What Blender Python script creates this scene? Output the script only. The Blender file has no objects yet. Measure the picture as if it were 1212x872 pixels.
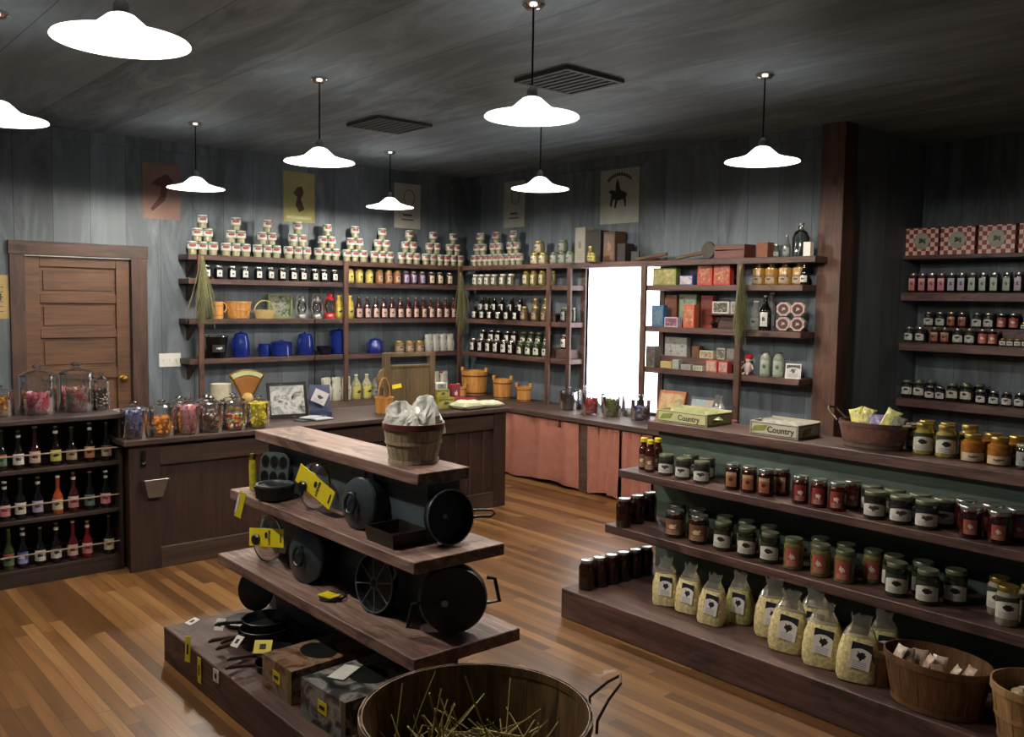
import bpy, math, random
from math import sin, cos, pi, radians
from mathutils import Vector, Matrix
random.seed(7)
C = bpy.context.scene.collection
S = bpy.context.scene
# ------------------------------------------------------------ camera, world, exposure
YAW, PIT, ROL, FPX, CAMZ = radians(48.99), radians(4.376), radians(.8546), 1064.77, 1.75
f_ = Vector((cos(PIT)*cos(YAW), cos(PIT)*sin(YAW), -sin(PIT)))
r_ = Vector((sin(YAW), -cos(YAW), 0)); u_ = r_.cross(f_)
r2 = cos(ROL)*r_ + sin(ROL)*u_; u2 = -sin(ROL)*r_ + cos(ROL)*u_
cam_d = bpy.data.cameras.new('camera'); cam = bpy.data.objects.new('camera', cam_d); C.objects.link(cam)
cam_d.sensor_width = 36; cam_d.lens = 36*FPX/1212; cam_d.clip_start = .05
mw = Matrix((r2, u2, -f_)).transposed().to_4x4(); mw.translation = (0, 0, CAMZ)
cam.matrix_world = mw
S.camera = cam
S.view_settings.view_transform = 'Standard'; S.view_settings.look = 'None'
S.view_settings.gamma = 1; S.view_settings.use_curve_mapping = False
S.view_settings.exposure = 0.06
W = bpy.data.worlds.new('world'); S.world = W; W.use_nodes = True
W.node_tree.nodes['Background'].inputs[0].default_value = (.75, .85, 1, 1)
W.node_tree.nodes['Background'].inputs[1].default_value = 1.0
BULB = 1700.0      # radiance of each lamp bulb
SHADE = 2.4       # glow of the opal shades
WINDOW = 5.0

# ------------------------------------------------------------ materials
def lin(c):
    if isinstance(c, str):
        c = [int(c[i:i+2], 16)/255 for i in (0, 2, 4)]
    return tuple(((x/12.92) if x <= .04045 else ((x+.055)/1.055)**2.4) for x in c) + (1,)
def mute(c, k=.74, g=.93):
    r, gg, b = [int(c[i:i+2], 16) for i in (0, 2, 4)]; m = .35*r+.5*gg+.15*b
    return ''.join('%02x' % max(0, min(255, int((m+(v-m)*k)*g))) for v in (r, gg, b))
MATS = {}
class NT:
    def __init__(s, name):
        s.m = bpy.data.materials.new(name); s.m.use_nodes = True
        s.t = s.m.node_tree; s.b = s.t.nodes['Principled BSDF']; s.out = s.t.nodes['Material Output']
    def n(s, typ, **kw):
        o = s.t.nodes.new('ShaderNode'+typ)
        for k, v in kw.items(): setattr(o, k, v)
        return o
    def l(s, a, b): s.t.links.new(a, b)
    def math(s, op, a, b=None, c=None):
        o = s.n('Math', operation=op)
        for i, v in enumerate((a, b, c)):
            if v is None: continue
            if isinstance(v, (int, float)): o.inputs[i].default_value = v
            else: s.l(v, o.inputs[i])
        return o.outputs[0]
    def mix(s, f, a, b, mode='MIX'):
        o = s.n('Mix', data_type='RGBA', blend_type=mode)
        for i, v in ((0, f), (6, a), (7, b)):
            if isinstance(v, (int, float)): o.inputs[i].default_value = v
            elif isinstance(v, tuple): o.inputs[i].default_value = v
            else: s.l(v, o.inputs[i])
        return o.outputs[2]
    def co(s, kind='Object', scale=(1, 1, 1), rot=(0, 0, 0)):
        tc = s.n('TexCoord'); mp = s.n('Mapping'); s.l(tc.outputs[kind], mp.inputs[0])
        mp.inputs['Scale'].default_value = scale; mp.inputs['Rotation'].default_value = rot
        return mp.outputs[0]
    def noise(s, vec, scale, detail=4, rough=.55, dist=0):
        o = s.n('TexNoise'); s.l(vec, o.inputs['Vector'])
        o.inputs['Scale'].default_value = scale; o.inputs['Detail'].default_value = detail
        o.inputs['Roughness'].default_value = rough; o.inputs['Distortion'].default_value = dist
        return o.outputs[0]
    def ramp(s, fac, stops):
        o = s.n('ValToRGB'); s.l(fac, o.inputs[0]); e = o.color_ramp.elements
        while len(e) < len(stops): e.new(.5)
        for i, (p, c) in enumerate(stops): e[i].position = p; e[i].color = lin(c) if not isinstance(c, tuple) or len(c) != 4 else c
        return o.outputs[0]
    def bump(s, h, strength=.3, dist=.01):
        o = s.n('Bump'); o.inputs['Strength'].default_value = strength; o.inputs['Distance'].default_value = dist
        s.l(h, o.inputs['Height']); s.l(o.outputs[0], s.b.inputs['Normal'])
    def set(s, **kw):
        names = dict(rough='Roughness', metal='Metallic', coat='Coat Weight', trans='Transmission Weight', ior='IOR', sheen='Sheen Weight', alpha='Alpha', spec='Specular IOR Level', sss='Subsurface Weight')
        for k, v in kw.items(): s.b.inputs[names[k]].default_value = v
def plain(name, c, rough=.5, var=.12, scale=30, bump=0, **kw):
    if name in MATS: return MATS[name]
    t = NT(name); col = lin(c)
    v = t.co(); n = t.noise(v, scale, 3)
    lo = tuple(x*(1-var) for x in col[:3])+(1,); hi = tuple(min(1, x*(1+var)) for x in col[:3])+(1,)
    t.l(t.ramp(n, [(.3, lo), (.7, hi)]), t.b.inputs['Base Color'])
    if bump: t.bump(n, bump, .004)
    t.set(rough=rough, **kw); MATS[name] = t.m; return t.m
def wood(name, dark, mid, light, axis=1, rough=.55, scale=1.0, bump=.25, knots=True):
    if name in MATS: return MATS[name]
    t = NT(name); sc = [9*scale]*3; sc[axis] = .9*scale
    v = t.co(scale=tuple(sc)); n = t.noise(v, 2.2, 7, .65, .6)
    sc2 = [60*scale]*3; sc2[axis] = 2.2*scale
    n2 = t.noise(t.co(scale=tuple(sc2)), 1.5, 3, .6)
    base = t.ramp(n, [(.32, dark), (.5, mid), (.68, light)])
    c = t.mix(.35, base, t.ramp(n2, [(.35, dark), (.65, light)]), 'MIX')
    if knots:
        sk = [3.2*scale]*3; sk[axis] = 1.6*scale
        vo = t.n('TexVoronoi'); t.l(t.co(scale=tuple(sk)), vo.inputs['Vector']); vo.inputs['Scale'].default_value = 1.3
        k = t.ramp(vo.outputs['Distance'], [(.05, (1, 1, 1, 1)), (.14, (0, 0, 0, 1))])
        c = t.mix(k, c, tuple(x*.35 for x in lin(dark)[:3])+(1,))
        sb = [2.2*scale]*3; sb[axis] = .8*scale
        bl = t.ramp(t.noise(t.co(scale=tuple(sb)), 2.0, 6, .7, 1.5), [(.52, (0, 0, 0, 1)), (.62, (.75, .75, .75, 1))])
        c = t.mix(bl, c, tuple(x*.8 for x in lin(dark)[:3])+(1,))
    t.l(c, t.b.inputs['Base Color']); t.bump(n2, bump, .003); t.set(rough=rough)
    MATS[name] = t.m; return t.m
def boards(name, across, along, width, stops, length=0, groove=.03, rough=.6, grain=.4, bump=.5, coat=0, streak=None):
    """plank cladding: across / along are axis numbers; stops colour the boards at random"""
    t = NT(name); tc = t.n('TexCoord'); sp = t.n('SeparateXYZ'); t.l(tc.outputs['Object'], sp.inputs[0])
    a = t.math('DIVIDE', sp.outputs[across], width); idx = t.math('FLOOR', a); fr = t.math('FRACT', a)
    wn = t.n('TexWhiteNoise', noise_dimensions='1D'); t.l(idx, wn.inputs['W'])
    ident = idx; gap2 = None
    if length:
        b = t.math('ADD', t.math('DIVIDE', sp.outputs[along], length), t.math('MULTIPLY', wn.outputs[0], 7.3))
        ib = t.math('FLOOR', b); fb = t.math('FRACT', b)
        ident = t.math('ADD', idx, t.math('MULTIPLY', ib, 17.31)); gap2 = t.math('LESS_THAN', fb, .004/length)
    w2 = t.n('TexWhiteNoise', noise_dimensions='1D'); t.l(t.math('ADD', ident, .37), w2.inputs['W'])
    col = t.ramp(w2.outputs[0], stops)
    sc = [14, 14, 14]; sc[along] = .8
    off = t.n('CombineXYZ'); t.l(t.math('MULTIPLY', w2.outputs[0], 40), off.inputs[along])
    va = t.n('VectorMath', operation='ADD'); mp = t.n('Mapping'); t.l(tc.outputs['Object'], mp.inputs[0]); mp.inputs['Scale'].default_value = sc
    t.l(mp.outputs[0], va.inputs[0]); t.l(off.outputs[0], va.inputs[1])
    n = t.noise(va.outputs[0], 1.6, 7, .65, .5)
    g = t.ramp(n, [(.3, ((1-grain),)*3+(1,)), (.7, ((1+grain*.6),)*3+(1,))])
    col = t.mix(1.0, col, g, 'MULTIPLY')
    if streak:
        sc2 = [2.6, 2.6, 2.6]; sc2[along] = .55
        mp2 = t.n('Mapping'); t.l(tc.outputs['Object'], mp2.inputs[0]); mp2.inputs['Scale'].default_value = sc2
        m = t.ramp(t.noise(mp2.outputs[0], 1.5, 8, .7, 1.2), [(.45, (0, 0, 0, 1)), (.72, (1, 1, 1, 1))])
        col = t.mix(m, col, lin(streak))
    lo = t.math('LESS_THAN', fr, groove); gv = lo if gap2 is None else t.math('MAXIMUM', lo, gap2)
    col = t.mix(t.math('MULTIPLY', gv, .75), col, (.004, .004, .004, 1))
    t.l(col, t.b.inputs['Base Color']); t.set(rough=rough, coat=coat)
    h = t.math('SUBTRACT', t.math('MULTIPLY', n, .25), gv); t.bump(h, bump, .004)
    MATS[name] = t.m; return t.m
def emit(name, c, s):
    if name in MATS: return MATS[name]
    t = NT(name); t.b.inputs['Base Color'].default_value = lin(c); t.b.inputs['Emission Color'].default_value = lin(c)
    t.b.inputs['Emission Strength'].default_value = s; t.set(rough=.3); MATS[name] = t.m; return t.m
def clear(name, tint='ffffff', rough=.03, haze=0):
    if name in MATS: return MATS[name]
    t = NT(name); tr = t.n('BsdfTransparent'); tr.inputs[0].default_value = tuple(x*.985 for x in lin(tint)[:3])+(1,)
    gl = t.n('BsdfGlossy'); gl.inputs['Roughness'].default_value = rough
    fr = t.n('Fresnel'); fr.inputs[0].default_value = 1.5; mx = t.n('MixShader')
    t.l(t.math('ADD', t.math('MULTIPLY', fr.outputs[0], 1.5), .06), mx.inputs[0]); t.l(tr.outputs[0], mx.inputs[1]); t.l(gl.outputs[0], mx.inputs[2])
    last = mx.outputs[0]
    if haze:
        df = t.n('BsdfDiffuse'); df.inputs[0].default_value = (.6, .6, .58, 1); m2 = t.n('MixShader'); t.l(t.noise(t.co(), 40, 3), m2.inputs[0])
        m2.inputs[0].default_value = haze; t.l(t.math('MULTIPLY', t.noise(t.co(), 45, 3), haze*2), m2.inputs[0]); t.l(last, m2.inputs[1]); t.l(df.outputs[0], m2.inputs[2]); last = m2.outputs[0]
    t.l(last, t.out.inputs[0]); MATS[name] = t.m; return t.m
def printed(name, base, ink='2a2a2a', band=None, blob=True, lines=True, seed=0, blobcol=None, rough=.5, br=.19):
    """a printed paper label in the UV square: heading band, central picture, rows of small print"""
    if name in MATS: return MATS[name]
    base = mute(base); blobcol = mute(blobcol) if blobcol else None; band = mute(band) if band else None
    t = NT(name); tc = t.n('TexCoord'); sp = t.n('SeparateXYZ'); t.l(tc.outputs['UV'], sp.inputs[0]); u, v = sp.outputs[0], sp.outputs[1]
    col = lin(base)
    du = t.math('SUBTRACT', u, .5)
    if band:
        arc = t.math('ADD', v, t.math('MULTIPLY', t.math('MULTIPLY', du, du), .5))
        col = t.mix(t.math('GREATER_THAN', arc, .8), col, lin(band))
    if blob:
        dv = t.math('MULTIPLY', t.math('SUBTRACT', v, .52), 1.3)
        d = t.math('SQRT', t.math('ADD', t.math('MULTIPLY', du, du), t.math('MULTIPLY', dv, dv)))
        mp = t.n('Mapping'); t.l(tc.outputs['UV'], mp.inputs[0]); mp.inputs['Location'].default_value = (seed*3.1, seed*1.7, 0)
        nn = t.noise(mp.outputs[0], 6, 2); m = t.math('LESS_THAN', t.math('ADD', d, t.math('MULTIPLY', t.math('SUBTRACT', nn, .5), .55)), br)
        col = t.mix(m, col, lin(blobcol or ink))
    if lines:
        m = t.math('MULTIPLY', t.math('GREATER_THAN', t.math('SINE', t.math('MULTIPLY', v, 95)), .35), t.math('MULTIPLY', t.math('LESS_THAN', v, .3), t.math('LESS_THAN', t.math('ABSOLUTE', du), .34)))
        col = t.mix(t.math('MULTIPLY', m, .6), col, lin(ink))
    if isinstance(col, tuple): t.b.inputs['Base Color'].default_value = col
    else: t.l(col, t.b.inputs['Base Color'])
    t.set(rough=rough); MATS[name] = t.m; return t.m
def art(name, cols, scale=5, rough=.35, seed=0):
    """a colourful printed picture on a box"""
    if name in MATS: return MATS[name]
    cols = [mute(q, .7, .88) for q in cols]
    t = NT(name); v = t.co('Object', scale=(1, 1, 1)); mp = t.n('Mapping'); t.l(v, mp.inputs[0]); mp.inputs['Location'].default_value = (seed*2.3, seed, seed*.7)
    n = t.noise(mp.outputs[0], scale*4, 3, .6, .8); k = len(cols); c = lin(cols[0])
    t.l(t.ramp(n, [(.3+.4*i/max(1, k-1), cols[i]) for i in range(k)]), t.b.inputs['Base Color'])
    t.set(rough=rough); MATS[name] = t.m; return t.m

SHELF = wood('stained_shelf_wood_y', '241512', '4c342f', '6a4e47', axis=1)
SHELFX = wood('stained_shelf_wood_x', '211412', '412c27', '5c433c', axis=0)
SHELFZ = wood('stained_post_wood', '2c1a14', '4e3228', '654334', axis=2)
GOND = wood('gondola_shelf_wood', '432c27', '7a5c53', 'a18a80', axis=1)
BARX = wood('bar_front_wood', '170d0a', '2a1812', '3e271d', axis=2, knots=False)
BART = wood('bar_top_wood', '201613', '372621', '4e3a32', axis=0, knots=False)
BARF = wood('bar_frieze_wood', '241914', '382820', '4e3b2e', axis=0, knots=False)
CABW = wood('bottle_rack_wood', '181010', '271b19', '3a2a26', axis=0, knots=False)
RCT = wood('low_counter_wood', '2a1d1a', '46332c', '604a41', axis=1, knots=False)
PANEL = boards('teal_panel_boards', 2, 1, .14, [(0, '3d4b47'), (1, '5a6d66')], groove=.02, grain=.3, streak='61746b')
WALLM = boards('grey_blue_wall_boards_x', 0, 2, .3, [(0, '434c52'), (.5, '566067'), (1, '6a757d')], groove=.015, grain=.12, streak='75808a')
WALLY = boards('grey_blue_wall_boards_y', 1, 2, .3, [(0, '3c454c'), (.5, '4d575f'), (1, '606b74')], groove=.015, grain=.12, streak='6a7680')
CEILM = boards('grey_ceiling_boards', 0, 1, .62, [(0, '5b686f'), (.5, '6b7880'), (1, '7b8991')], groove=.008, grain=.14, streak='909fa8')
FLOORM = boards('oak_strip_floor', 0, 1, .064, [(0, '583a1d'), (.4, '6d4a28'), (.75, '7f5932'), (1, '936d43')], length=1.3, groove=.035, grain=.35, rough=.36, bump=.2, coat=.12)
DOORM = wood('door_wood', '332014', '573823', '6f4c30', axis=0, knots=False)
TRIMZ = wood('door_trim_wood', '241612', '40281f', '5a3b2d', axis=2)
TRIMX = wood('door_head_wood', '241612', '40281f', '5a3b2d', axis=0)
IRON = plain('cast_iron', '1c2023', .36, .2, 60, .12, metal=.3)
IRONG = plain('cast_iron_highlight', '5c666c', .35, .2, 60, 0, metal=.4)  # steel-blue highlights on iron edges, put into the base colour
CHROME = plain('polished_chrome', 'c8c8c8', .15, .05, metal=1)
BRASS = plain('brass', 'b08a3c', .3, .1, metal=1)
STEEL = plain('dull_steel', '8b8d8c', .4, .1, metal=.9)
BLACKM = plain('black_metal', '121212', .4, .1, metal=.5)
GLASS = clear('clear_glass', 'ffffff', .05, .012); PLASTIC = clear('clear_cellophane', 'fbfbf6', .14, .10)
YELTAG = plain('yellow_card', 'd8c81e', .5, .04); WHITE = plain('white_paper', 'd9d9d4', .6, .05)
BASK = wood('basket_splint', '6a4c2c', '94703f', 'b8935e', axis=2, knots=False, scale=1.5)
BASKD = wood('dark_basket_splint', '3a2416', '5a3b22', '77532f', axis=2, knots=False, scale=1.5)
KEG = wood('keg_stave_wood', '8d5a26', 'b67b38', 'cf9850', axis=2, knots=False)
ENAMEL = plain('blue_enamel', '14266e', .16, .3, 90, coat=.6)

# ------------------------------------------------------------ mesh builder
class MB:
    def __init__(s): s.v = []; s.f = []; s.mi = []; s.uv = {}; s.smooth = []
    def add(s, vs, fs, mi=0, uv=None, M=None):
        b = len(s.v)
        s.v += [tuple(M @ Vector(p)) if M else tuple(p) for p in vs]
        for i, fc in enumerate(fs):
            if uv: s.uv[len(s.f)] = [uv[j] for j in fc]
            s.f.append(tuple(b+j for j in fc)); s.mi.append(mi)
        return s
    def box(s, c, d, mi=0, M=None, taper=1.0, ch=0):
        x, y, z = [k/2 for k in d]; vs = []
        for zz, k in ((-z, 1.0), (z, taper)):
            for xx, yy in ((-x, -y), (x, -y), (x, y), (-x, y)): vs.append((c[0]+xx*k, c[1]+yy*k, c[2]+zz))
        uv = [(0, 0), (1, 0), (1, 0), (0, 0), (0, 1), (1, 1), (1, 1), (0, 1)]
        return s.add(vs, [(3, 2, 1, 0), (4, 5, 6, 7), (0, 1, 5, 4), (1, 2, 6, 5), (2, 3, 7, 6), (3, 0, 4, 7)], mi, uv, M)
    def span(s, a, b, mi=0): return s.box([(a[i]+b[i])/2 for i in range(3)], [abs(b[i]-a[i]) for i in range(3)], mi)
    def lathe(s, prof, n=20, mi=0, M=None, c=(0, 0, 0), sx=1, sy=1, power=2):
        vs = []; 
        for r, z in prof:
            for k in range(n):
                a = 2*pi*k/n; ca, sa = cos(a), sin(a)
                if power != 2:
                    q = (abs(ca)**power+abs(sa)**power)**(-1/power); ca *= q; sa *= q
                vs.append((c[0]+r*ca*sx, c[1]+r*sa*sy, c[2]+z))
        fs = []
        for i in range(len(prof)-1):
            for k in range(n):
                k2 = (k+1) % n; fs.append((i*n+k, i*n+k2, (i+1)*n+k2, (i+1)*n+k))
        if prof[0][0] > 1e-6: fs.append(tuple(reversed(range(n))))
        if prof[-1][0] > 1e-6: fs.append(tuple((len(prof)-1)*n+k for k in range(n)))
        return s.add(vs, fs, mi, None, M)
    def shell(s, prof, n=24, mi=0, M=None, c=(0, 0, 0), sx=1, sy=1):
        vs = [(c[0]+r*cos(2*pi*k/n)*sx, c[1]+r*sin(2*pi*k/n)*sy, c[2]+z) for r, z in prof for k in range(n)]
        fs = [(i*n+k, i*n+(k+1) % n, (i+1)*n+(k+1) % n, (i+1)*n+k) for i in range(len(prof)-1) for k in range(n)]
        return s.add(vs, fs, mi, None, M)
    def tube(s, pts, r, n=8, closed=False, mi=0, M=None):
        pts = [Vector(p) for p in pts]; m = len(pts); vs = []; rr = r if isinstance(r, (list, tuple)) else [r]*m
        up = None
        for i, p in enumerate(pts):
            a = pts[(i-1) % m] if (closed or i) else p; b = pts[(i+1) % m] if (closed or i < m-1) else p
            t = (b-a).normalized() if (b-a).length > 1e-9 else Vector((0, 0, 1))
            if up is None: up = t.orthogonal().normalized()
            up = (up - t*up.dot(t)); up = up.normalized() if up.length > 1e-6 else t.orthogonal().normalized()
            w = t.cross(up)
            for k in range(n): q = 2*pi*k/n; vs.append(p+rr[i]*(cos(q)*up+sin(q)*w))
        fs = []
        for i in range(m if closed else m-1):
            j = (i+1) % m
            for k in range(n): k2 = (k+1) % n; fs.append((i*n+k, i*n+k2, j*n+k2, j*n+k))
        if not closed: fs += [tuple(reversed(range(n))), tuple((m-1)*n+k for k in range(n))]
        return s.add(vs, fs, mi, None, M)
    def prism(s, poly, t, mi=0, M=None):      # outline in xz, thickness t along y, front at y=-t/2
        n = len(poly); xs = [p[0] for p in poly]; zs = [p[1] for p in poly]
        w = (max(xs)-min(xs)) or 1; h = (max(zs)-min(zs)) or 1
        vs = [(x, -t/2, z) for x, z in poly]+[(x, t/2, z) for x, z in poly]
        uv = [((x-min(xs))/w, (z-min(zs))/h) for x, z in poly]*2
        fs = [tuple(range(n)), tuple(reversed(range(n, 2*n)))]+[(i, i+n, (i+1) % n+n, (i+1) % n) for i in range(n)]
        return s.add(vs, fs, mi, uv, M)
    def wrap(s, r, z0, z1, half=60, n=10, mi=0, sx=1, sy=1, M=None, top=None):   # curved label facing -y
        vs = []; uv = []
        for i in range(n+1):
            a = radians(-half+2*half*i/n); x, y = r*sin(a)*sx, -r*cos(a)*sy; zt = z1 + (top*(1-(2*i/n-1)**2) if top else 0)
            vs += [(x, y, z0), (x, y, zt)]; uv += [(i/n, 0), (i/n, 1)]
        return s.add(vs, [(2*i, 2*i+2, 2*i+3, 2*i+1) for i in range(n)], mi, uv, M)
    def ball(s, c, r, mi=0, n=8, sz=1):
        pr = [(r*sin(pi*i/(n//2+2)), -r*cos(pi*i/(n//2+2))*sz) for i in range(n//2+3)]
        pr[0] = (1e-7, -r*sz); pr[-1] = (1e-7, r*sz)
        return s.lathe(pr, n, mi, c=c)
    def build(s, name, mats, parent=None, loc=(0, 0, 0), rot=(0, 0, 0), smooth=True, bevel=0, angle=38):
        used = sorted({j for f in s.f for j in f})
        if len(used) < len(s.v):
            mp = {j: i for i, j in enumerate(used)}; s.v = [s.v[j] for j in used]; s.f = [tuple(mp[j] for j in f) for f in s.f]
        me = bpy.data.meshes.new(name); me.from_pydata(s.v, [], s.f)
        if not isinstance(mats, (list, tuple)): mats = [mats]
        for m in mats: me.materials.append(m)
        me.polygons.foreach_set('material_index', s.mi)
        if s.uv:
            ul = me.uv_layers.new(name='UVMap').data
            for p in me.polygons:
                q = s.uv.get(p.index)
                if q:
                    for li, c in zip(p.loop_indices, q): ul[li].uv = c
        me.validate()
        if smooth:
            me.polygons.foreach_set('use_smooth', [True]*len(me.polygons)); me.set_sharp_from_angle(angle=radians(angle))
        o = bpy.data.objects.new(name, me); C.objects.link(o); o.location = loc; o.rotation_euler = rot
        if parent: o.parent = parent
        if bevel:
            b = o.modifiers.new('bevel', 'BEVEL'); b.width = bevel; b.segments = 2; b.limit_method = 'ANGLE'
        return o
def tag(o, label=None, cat=None, group=None, kind=None):
    if label: o['label'] = label
    if cat: o['category'] = cat
    if group: o['group'] = group
    if kind: o['kind'] = kind
    return o
def thing(name, label=None, cat=None, loc=(0, 0, 0), rz=0, group=None):
    o = bpy.data.objects.new(name, None); C.objects.link(o); o.location = loc; o.rotation_euler = (0, 0, rz); o.empty_display_size = .1
    return tag(o, label, cat, group)
def struct(name, mb, m, **kw): o = mb.build(name, m, **kw); o['kind'] = 'structure'; return o
KIDS = {}
def kids(o): return [c for c in ALLKIDS.get(o.name, [])]
ALLKIDS = {}
PROTO = {}
def index_children(root):
    for ch in [o for o in bpy.data.objects if o.parent == root]:
        ALLKIDS.setdefault(root.name, []).append(ch); index_children(ch)
def copy_tree(o, parent=None):
    c = o.copy(); C.objects.link(c); c.parent = parent
    for ch in kids(o): copy_tree(ch, c)
    return c
def put(key, maker, loc, rz=0, label=None, group=None, scale=None, rot=None):
    """the first call builds a kind of thing with its parts; each further call copies it and its parts"""
    if key not in PROTO:
        o = maker(); index_children(o); PROTO[key] = o
    else: o = copy_tree(PROTO[key])
    o.location = loc; o.rotation_euler = rot if rot else (0, 0, rz)
    if scale: o.scale = (scale,)*3 if isinstance(scale, (int, float)) else scale
    if 'group' in o: del o['group']
    tag(o, label, None, group); return o
ORD = 'first second third fourth fifth sixth seventh eighth ninth tenth eleventh twelfth thirteenth fourteenth fifteenth sixteenth'.split()
LW = -pi*.0      # things on the left wall face -y
RW = -pi/2       # things on the right wall face -x
def jit(a=.12): return random.uniform(-a, a)
def txt(body, size, mat, parent, loc, rot, name='lettering', extrude=.0006, shear=0, bold=0):
    cu = bpy.data.curves.new(name, 'FONT'); cu.body = body; cu.size = size; cu.extrude = extrude; cu.align_x = 'CENTER'; cu.align_y = 'CENTER'; cu.shear = shear; cu.offset = bold
    tmp = bpy.data.objects.new(name+'_curve', cu); C.objects.link(tmp); bpy.context.view_layer.update()
    me = bpy.data.meshes.new_from_object(tmp.evaluated_get(bpy.context.evaluated_depsgraph_get())); bpy.data.objects.remove(tmp); bpy.data.curves.remove(cu)
    me.materials.clear(); me.materials.append(mat); o = bpy.data.objects.new(name, me); C.objects.link(o); o.parent = parent; o.location = loc; o.rotation_euler = rot; return o

# ------------------------------------------------------------ room shell
WX, WY, CZ, RETY, AX = 6.53, 8.38, 3.14, 3.63, 7.86
LO = -1.6
m = MB(); m.span((LO, LO, -.05), (AX+.1, WY+.1, 0)); struct('floor', m, FLOORM, smooth=False)
m = MB(); m.span((LO, LO, CZ), (AX+.1, WY+.1, CZ+.05)); struct('ceiling', m, CEILM, smooth=False)
DX0, DX1, DZ = 1.87, 2.73, 2.065
m = MB(); m.span((LO, WY, 0), (DX0, WY+.1, CZ)); m.span((DX1, WY, 0), (WX, WY+.1, CZ)); m.span((DX0, WY, DZ), (DX1, WY+.1, CZ)); struct('wall_left', m, WALLM, smooth=False)
WY0, WY1, WZ0, WZ1 = 5.42, 6.38, .70, 2.10
m = MB()
m.span((WX, RETY, 0), (WX+.1, WY0, CZ)); m.span((WX, WY1, 0), (WX+.1, WY+.1, CZ)); m.span((WX, WY0, 0), (WX+.1, WY1, WZ0)); m.span((WX, WY0, WZ1), (WX+.1, WY1, CZ)); struct('wall_right', m, WALLY, smooth=False)
m = MB(); m.span((WX+.1, RETY, 0), (AX, RETY+.1, CZ)); struct('wall_return', m, WALLM, smooth=False)
m = MB(); m.span((AX, LO, 0), (AX+.1, RETY+.1, CZ)); struct('wall_alcove', m, WALLY, smooth=False)
m = MB(); m.span((LO-.1, LO, 0), (LO, WY+.1, CZ)); struct('wall_front', m, WALLY, smooth=False)
m = MB(); m.span((LO-.1, LO-.1, 0), (AX+.1, LO, CZ)); struct('wall_back', m, WALLM, smooth=False)
# post at the end of the right wall
m = MB(); m.span((WX-.07, RETY-.03, 0), (WX+.12, RETY+.17, CZ)); struct('trim_1', m, SHELFZ, bevel=.006)
# ceiling trim boards along the walls
m = MB(); m.span((LO, WY-.025, CZ-.09), (WX, WY, CZ)); struct('trim_2', m, TRIMX if 0 else WALLM)
m = MB(); m.span((WX-.025, RETY+.17, CZ-.09), (WX, WY-.025, CZ)); struct('trim_3', m, WALLY)
# door
dr = MB(); zr = [.01, .22, .30, .60, .68, .98, 1.06, 1.36, 1.44, 1.64, 1.72, 1.94, DZ-.005]
dr.span((DX0+.003, WY+.045, .01), (DX1-.003, WY+.07, DZ-.005))
dr.span((DX0+.003, WY+.02, .01), (DX0+.12, WY+.045, DZ-.005)); dr.span((DX1-.12, WY+.02, .01), (DX1-.003, WY+.045, DZ-.005))
for a, b in ((.01, .22), (.56, .66), (1.0, 1.10), (1.36, 1.44), (1.66, 1.74), (1.97, DZ-.005)): dr.span((DX0+.12, WY+.02, a), (DX1-.12, WY+.045, b))
d = dr.build('door_1', DOORM, bevel=.005); d['kind'] = 'structure'
for a, b in ((.22, .56), (.66, 1.0), (1.10, 1.36), (1.44, 1.66), (1.74, 1.97)):
    p = MB(); p.span((DX0+.15, WY+.036, a+.03), (DX1-.15, WY+.048, b-.03)); p.build('door_panel', DOORM, d, bevel=.004)
k = MB(); Mk = Matrix.Translation((2.655, WY+.02, .99)) @ Matrix.Rotation(pi/2, 4, 'X')
k.lathe([(.028, 0), (.028, .004), (.010, .008), (.010, .035), (.026, .042), (.030, .055), (.024, .068), (1e-6, .072)], 16, M=Mk); k.build('door_knob', BRASS, d)
m = MB(); m.span((DX0-.115, WY-.025, 0), (DX0, WY, DZ+.1)); m.span((DX1, WY-.025, 0), (DX1+.14, WY, DZ+.1)); t_ = struct('trim_4', m, TRIMZ, bevel=.005)
m = MB(); m.span((DX0-.125, WY-.03, DZ), (DX1+.15, WY, DZ+.115)); struct('trim_5', m, TRIMX, bevel=.005)
m = MB(); m.span((DX0, WY-.02, DZ-.008), (DX1, WY+.01, DZ-.001)); struct('trim_6', m, STEEL)
# window
m = MB()
m.span((WX-.02, WY0-.06, WZ0-.02), (WX+.05, WY0, WZ1+.06)); m.span((WX-.02, WY1, WZ0-.02), (WX+.05, WY1+.06, WZ1+.06))
m.span((WX-.02, WY0, WZ1), (WX+.05, WY1, WZ1+.06)); m.span((WX-.02, WY0, WZ0-.02), (WX+.05, WY1, WZ0+.01))
w = m.build('window_1', RCT, bevel=.003); w['kind'] = 'structure'
m = MB(); m.span((WX+.03, WY0, WZ0), (WX+.036, WY1, WZ1)); m.build('window_glass', emit('bright_frosted_pane', 'f4f8ff', WINDOW), w)
# ceiling access grilles
for cx, cy in ((4.05, 6.2), (4.05, 4.15)):
    r = thing('ceiling_vent', 'dark square ceiling vent %s' % ('near the far corner of the shop' if cy > 5 else 'just behind the middle hanging lamp'), 'vent', (cx, cy, CZ-.02), group='ceiling vents')
    a = MB(); a.span((-.24, -.22, .002), (.24, .22, .02)); a.build('backing', plain('vent_backing', '161616', .8), r)
    a = MB()
    for s_ in (-1, 1): a.span((-.25, s_*.225-.015, -.004), (.25, s_*.225+.015, .018)); a.span((s_*.235-.015, -.21, -.004), (s_*.235+.015, .21, .018))
    a.build('frame', plain('vent_frame', '3a4042', .6), r)
    a = MB()
    for i in range(7): a.box((-.18+i*.06, 0, 0), (.028, .42, .004))
    a.build('grille', plain('vent_frame', '3a4042', .6), r)
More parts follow.
